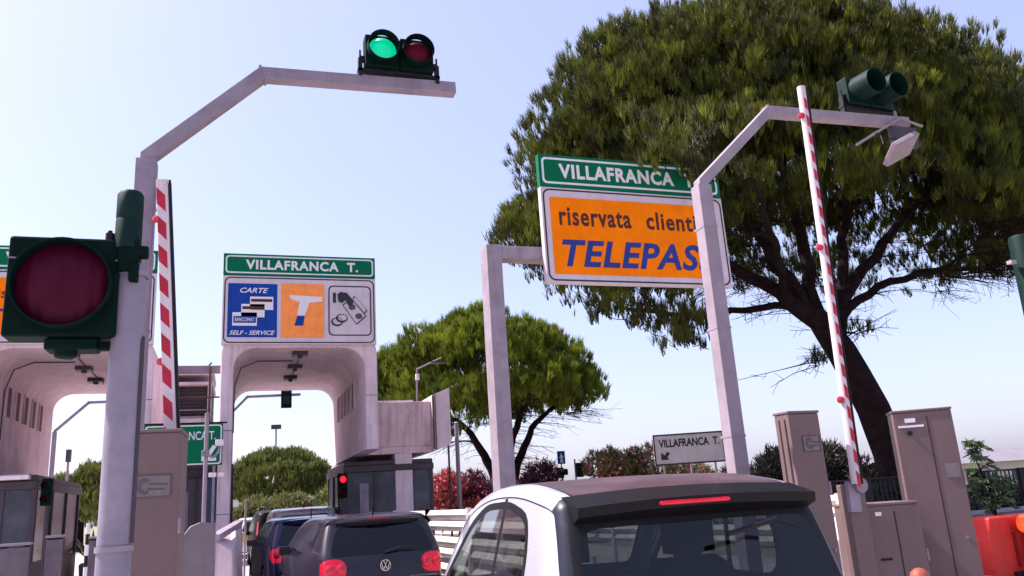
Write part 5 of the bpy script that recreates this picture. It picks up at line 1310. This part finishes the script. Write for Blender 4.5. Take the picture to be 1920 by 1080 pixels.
def bush(label, x, y, rx, ry, h, leafm, n=2200, flower=0, cat='bush', name='oleander_bush', group=None, lsize=0.11, z0=0.0, seed=0, lobes=9):
    t = thing(name, label, cat, (x, y, 0), 0, group)
    rg = np.random.default_rng(seed+11)
    lc = np.stack([x+rx*0.75*(rg.random(lobes)*2-1), y+ry*0.7*(rg.random(lobes)*2-1), z0+h*(0.35+0.42*rg.random(lobes))], 1); lr = (0.30+0.22*rg.random(lobes))*min(rx, h)
    k = rg.integers(0, lobes, n); v = rg.normal(0, 1, (n, 3)); v /= np.linalg.norm(v, axis=1)[:, None]
    C = lc[k]+v*lr[k][:, None]*(0.6+0.55*rg.random((n, 1))); C[:, 2] = np.maximum(C[:, 2], 0.05)
    C[:n//3] = np.stack([x+rx*(rg.random(n//3)*2-1), y+ry*(rg.random(n//3)*2-1), h*0.55*rg.random(n//3)+0.03], 1)
    D = v*0.6+np.array([0, 0, 0.7]); D /= np.linalg.norm(D, axis=1)[:, None]
    V, T = tuft_mesh(C, D, lsize*1.6, lsize*0.16, 5, 0.55)
    npmesh('foliage', V, T, leafm, t)
    if flower:
        idx = rg.choice(n, flower); Cf = C[idx]; Cf = Cf[Cf[:, 2] > h*0.35]
        V, T = tuft_mesh(Cf+rg.normal(0, 0.03, Cf.shape), np.tile([0, -0.5, 0.7], (len(Cf), 1)), 0.075, 0.04, 5, 0.8)
        npmesh('blossom', V, T, 'flower', t)
    g = G()
    for i in range(7):
        a = rg.random()*6.28; g.tube([(x+0.1*math.cos(a), y+0.1*math.sin(a), 0), tuple(lc[i % lobes])], [0.03, 0.01], 5)
    part('stems', g, 'bark', t)
    return t
OG = 'oleander bushes beyond the toll lanes'
bush('tall pinkish red oleander right of the beige gallery behind the thin poles', 6.9, 26.5, 0.95, 0.8, 2.75, 'leaf_red', 2600, 900, group=OG, seed=1)
bush('maroon bush left of the portal post beneath the mid pine', 8.3, 26.8, 1.1, 0.8, 2.6, 'leaf_maroon', 2400, 350, group=OG, seed=2)
bush('dark maroon bush right of the portal post above the silver car roof', 9.75, 27.5, 1.25, 0.8, 2.85, 'leaf_maroon', 3800, 60, group=OG, seed=3)
bush('green and pink oleander left of the white exit sign', 13.3, 27, 1.35, 0.8, 3.4, 'leaf_green', 3600, 1500, group=OG, seed=4)
bush('flowering oleander behind and below the white exit sign', 15.8, 27, 1.8, 0.8, 3.2, 'leaf_green', 3600, 1500, group=OG, seed=5)
bush('small reddish bush between the silver car and the oleanders', 11.3, 26.5, 0.5, 0.6, 1.9, 'leaf_red', 1600, 300, group=OG, seed=6)
DG = 'dark bushes behind the right cabinets'
bush('dark bush just right of the right bent mast', 13.0, 18.2, 0.9, 0.7, 2.66, 'leaf_dark', 2400, 0, name='dark_bush', group=DG, seed=7)
bush('dark bush between the slit cabinet and the right boom', 15.1, 18.5, 1.0, 0.7, 2.88, 'leaf_dark', 2600, 0, name='dark_bush', group=DG, seed=8)
bush('dark bush around the foot of the large pine', 16.6, 18.0, 1.1, 0.7, 2.49, 'leaf_dark', 2600, 0, name='dark_bush', group=DG, seed=9)
bush('dark bush behind the slit cabinet top', 14.0, 19.0, 0.8, 0.7, 2.49, 'leaf_dark', 2000, 0, name='dark_bush', group=DG, seed=10)
bush('low dark green hedge behind the fence at the far right', 17.4, 14.6, 2.2, 0.5, 1.1, 'leaf_shrub', 3200, 0, name='hedge', seed=12, lobes=14)
bush('low dark hedge behind the iron fence at the pine foot', 12.2, 14.0, 1.6, 0.4, 1.2, 'leaf_dark', 2600, 0, name='hedge', seed=13, lobes=12)
BG = 'bushes beyond the main arch'
bush('yellow green bush right of the far round pine', 8.3, 60, 2.2, 1.5, 3.3, 'needles3', 2600, 0, name='green_bush', group=BG, seed=14, lsize=0.3)
bush('dark green bush under the far round pine', 3.0, 62, 4.2, 1.5, 2.3, 'leaf_green', 3200, 0, name='green_bush', group=BG, seed=15, lsize=0.3)
# leafy young shrub at right edge
t = thing('young_tree', 'leafy young shrub with drooping compound leaves above the red barrier', 'shrub', (10.8, 9.6, 0))
CC = []; DD = []; g = G()
g.tube([(10.95, 9.7, 0), (11.0, 9.7, 1.1), (10.85, 9.7, 1.6), (10.7, 9.7, 1.98)], [0.03, 0.022, 0.014, 0.006], 6)
for k in range(30):
    f_z = RNG.random(); z = 0.75+1.2*f_z; a = RNG.random()*6.28; o = Vector((10.95-0.25*f_z, 9.7, z)); l_ = (0.30+0.28*RNG.random())*(1.05-0.55*f_z)
    rise = 0.55-0.5*RNG.random(); e = o+Vector((math.cos(a), math.sin(a)*0.8, rise))*l_*0.6; e2 = e+Vector((math.cos(a), math.sin(a)*0.8, rise-0.75))*l_*0.5
    g.tube([o, e, e2], [0.007, 0.005, 0.003], 4, caps=False)
    for q in range(8):
        f_ = (q+1)/8; p = o.lerp(e, f_*2) if f_ < 0.5 else e.lerp(e2, f_*2-1)
        for s_ in (-1, 1):
            CC.append(tuple(p)); dd = Vector((-math.sin(a)*s_+0.5*math.cos(a), math.cos(a)*s_+0.5*math.sin(a), -0.25+0.4*RNG.normal())); DD.append(tuple(dd.normalized()))
V, T = tuft_mesh(np.array(CC), np.array(DD), 0.12, 0.019, 2, 0.22); npmesh('foliage', V, T, 'leaf_shrub', t)
part('stems', g, 'bark', t)
print('objects', len(bpy.data.objects))
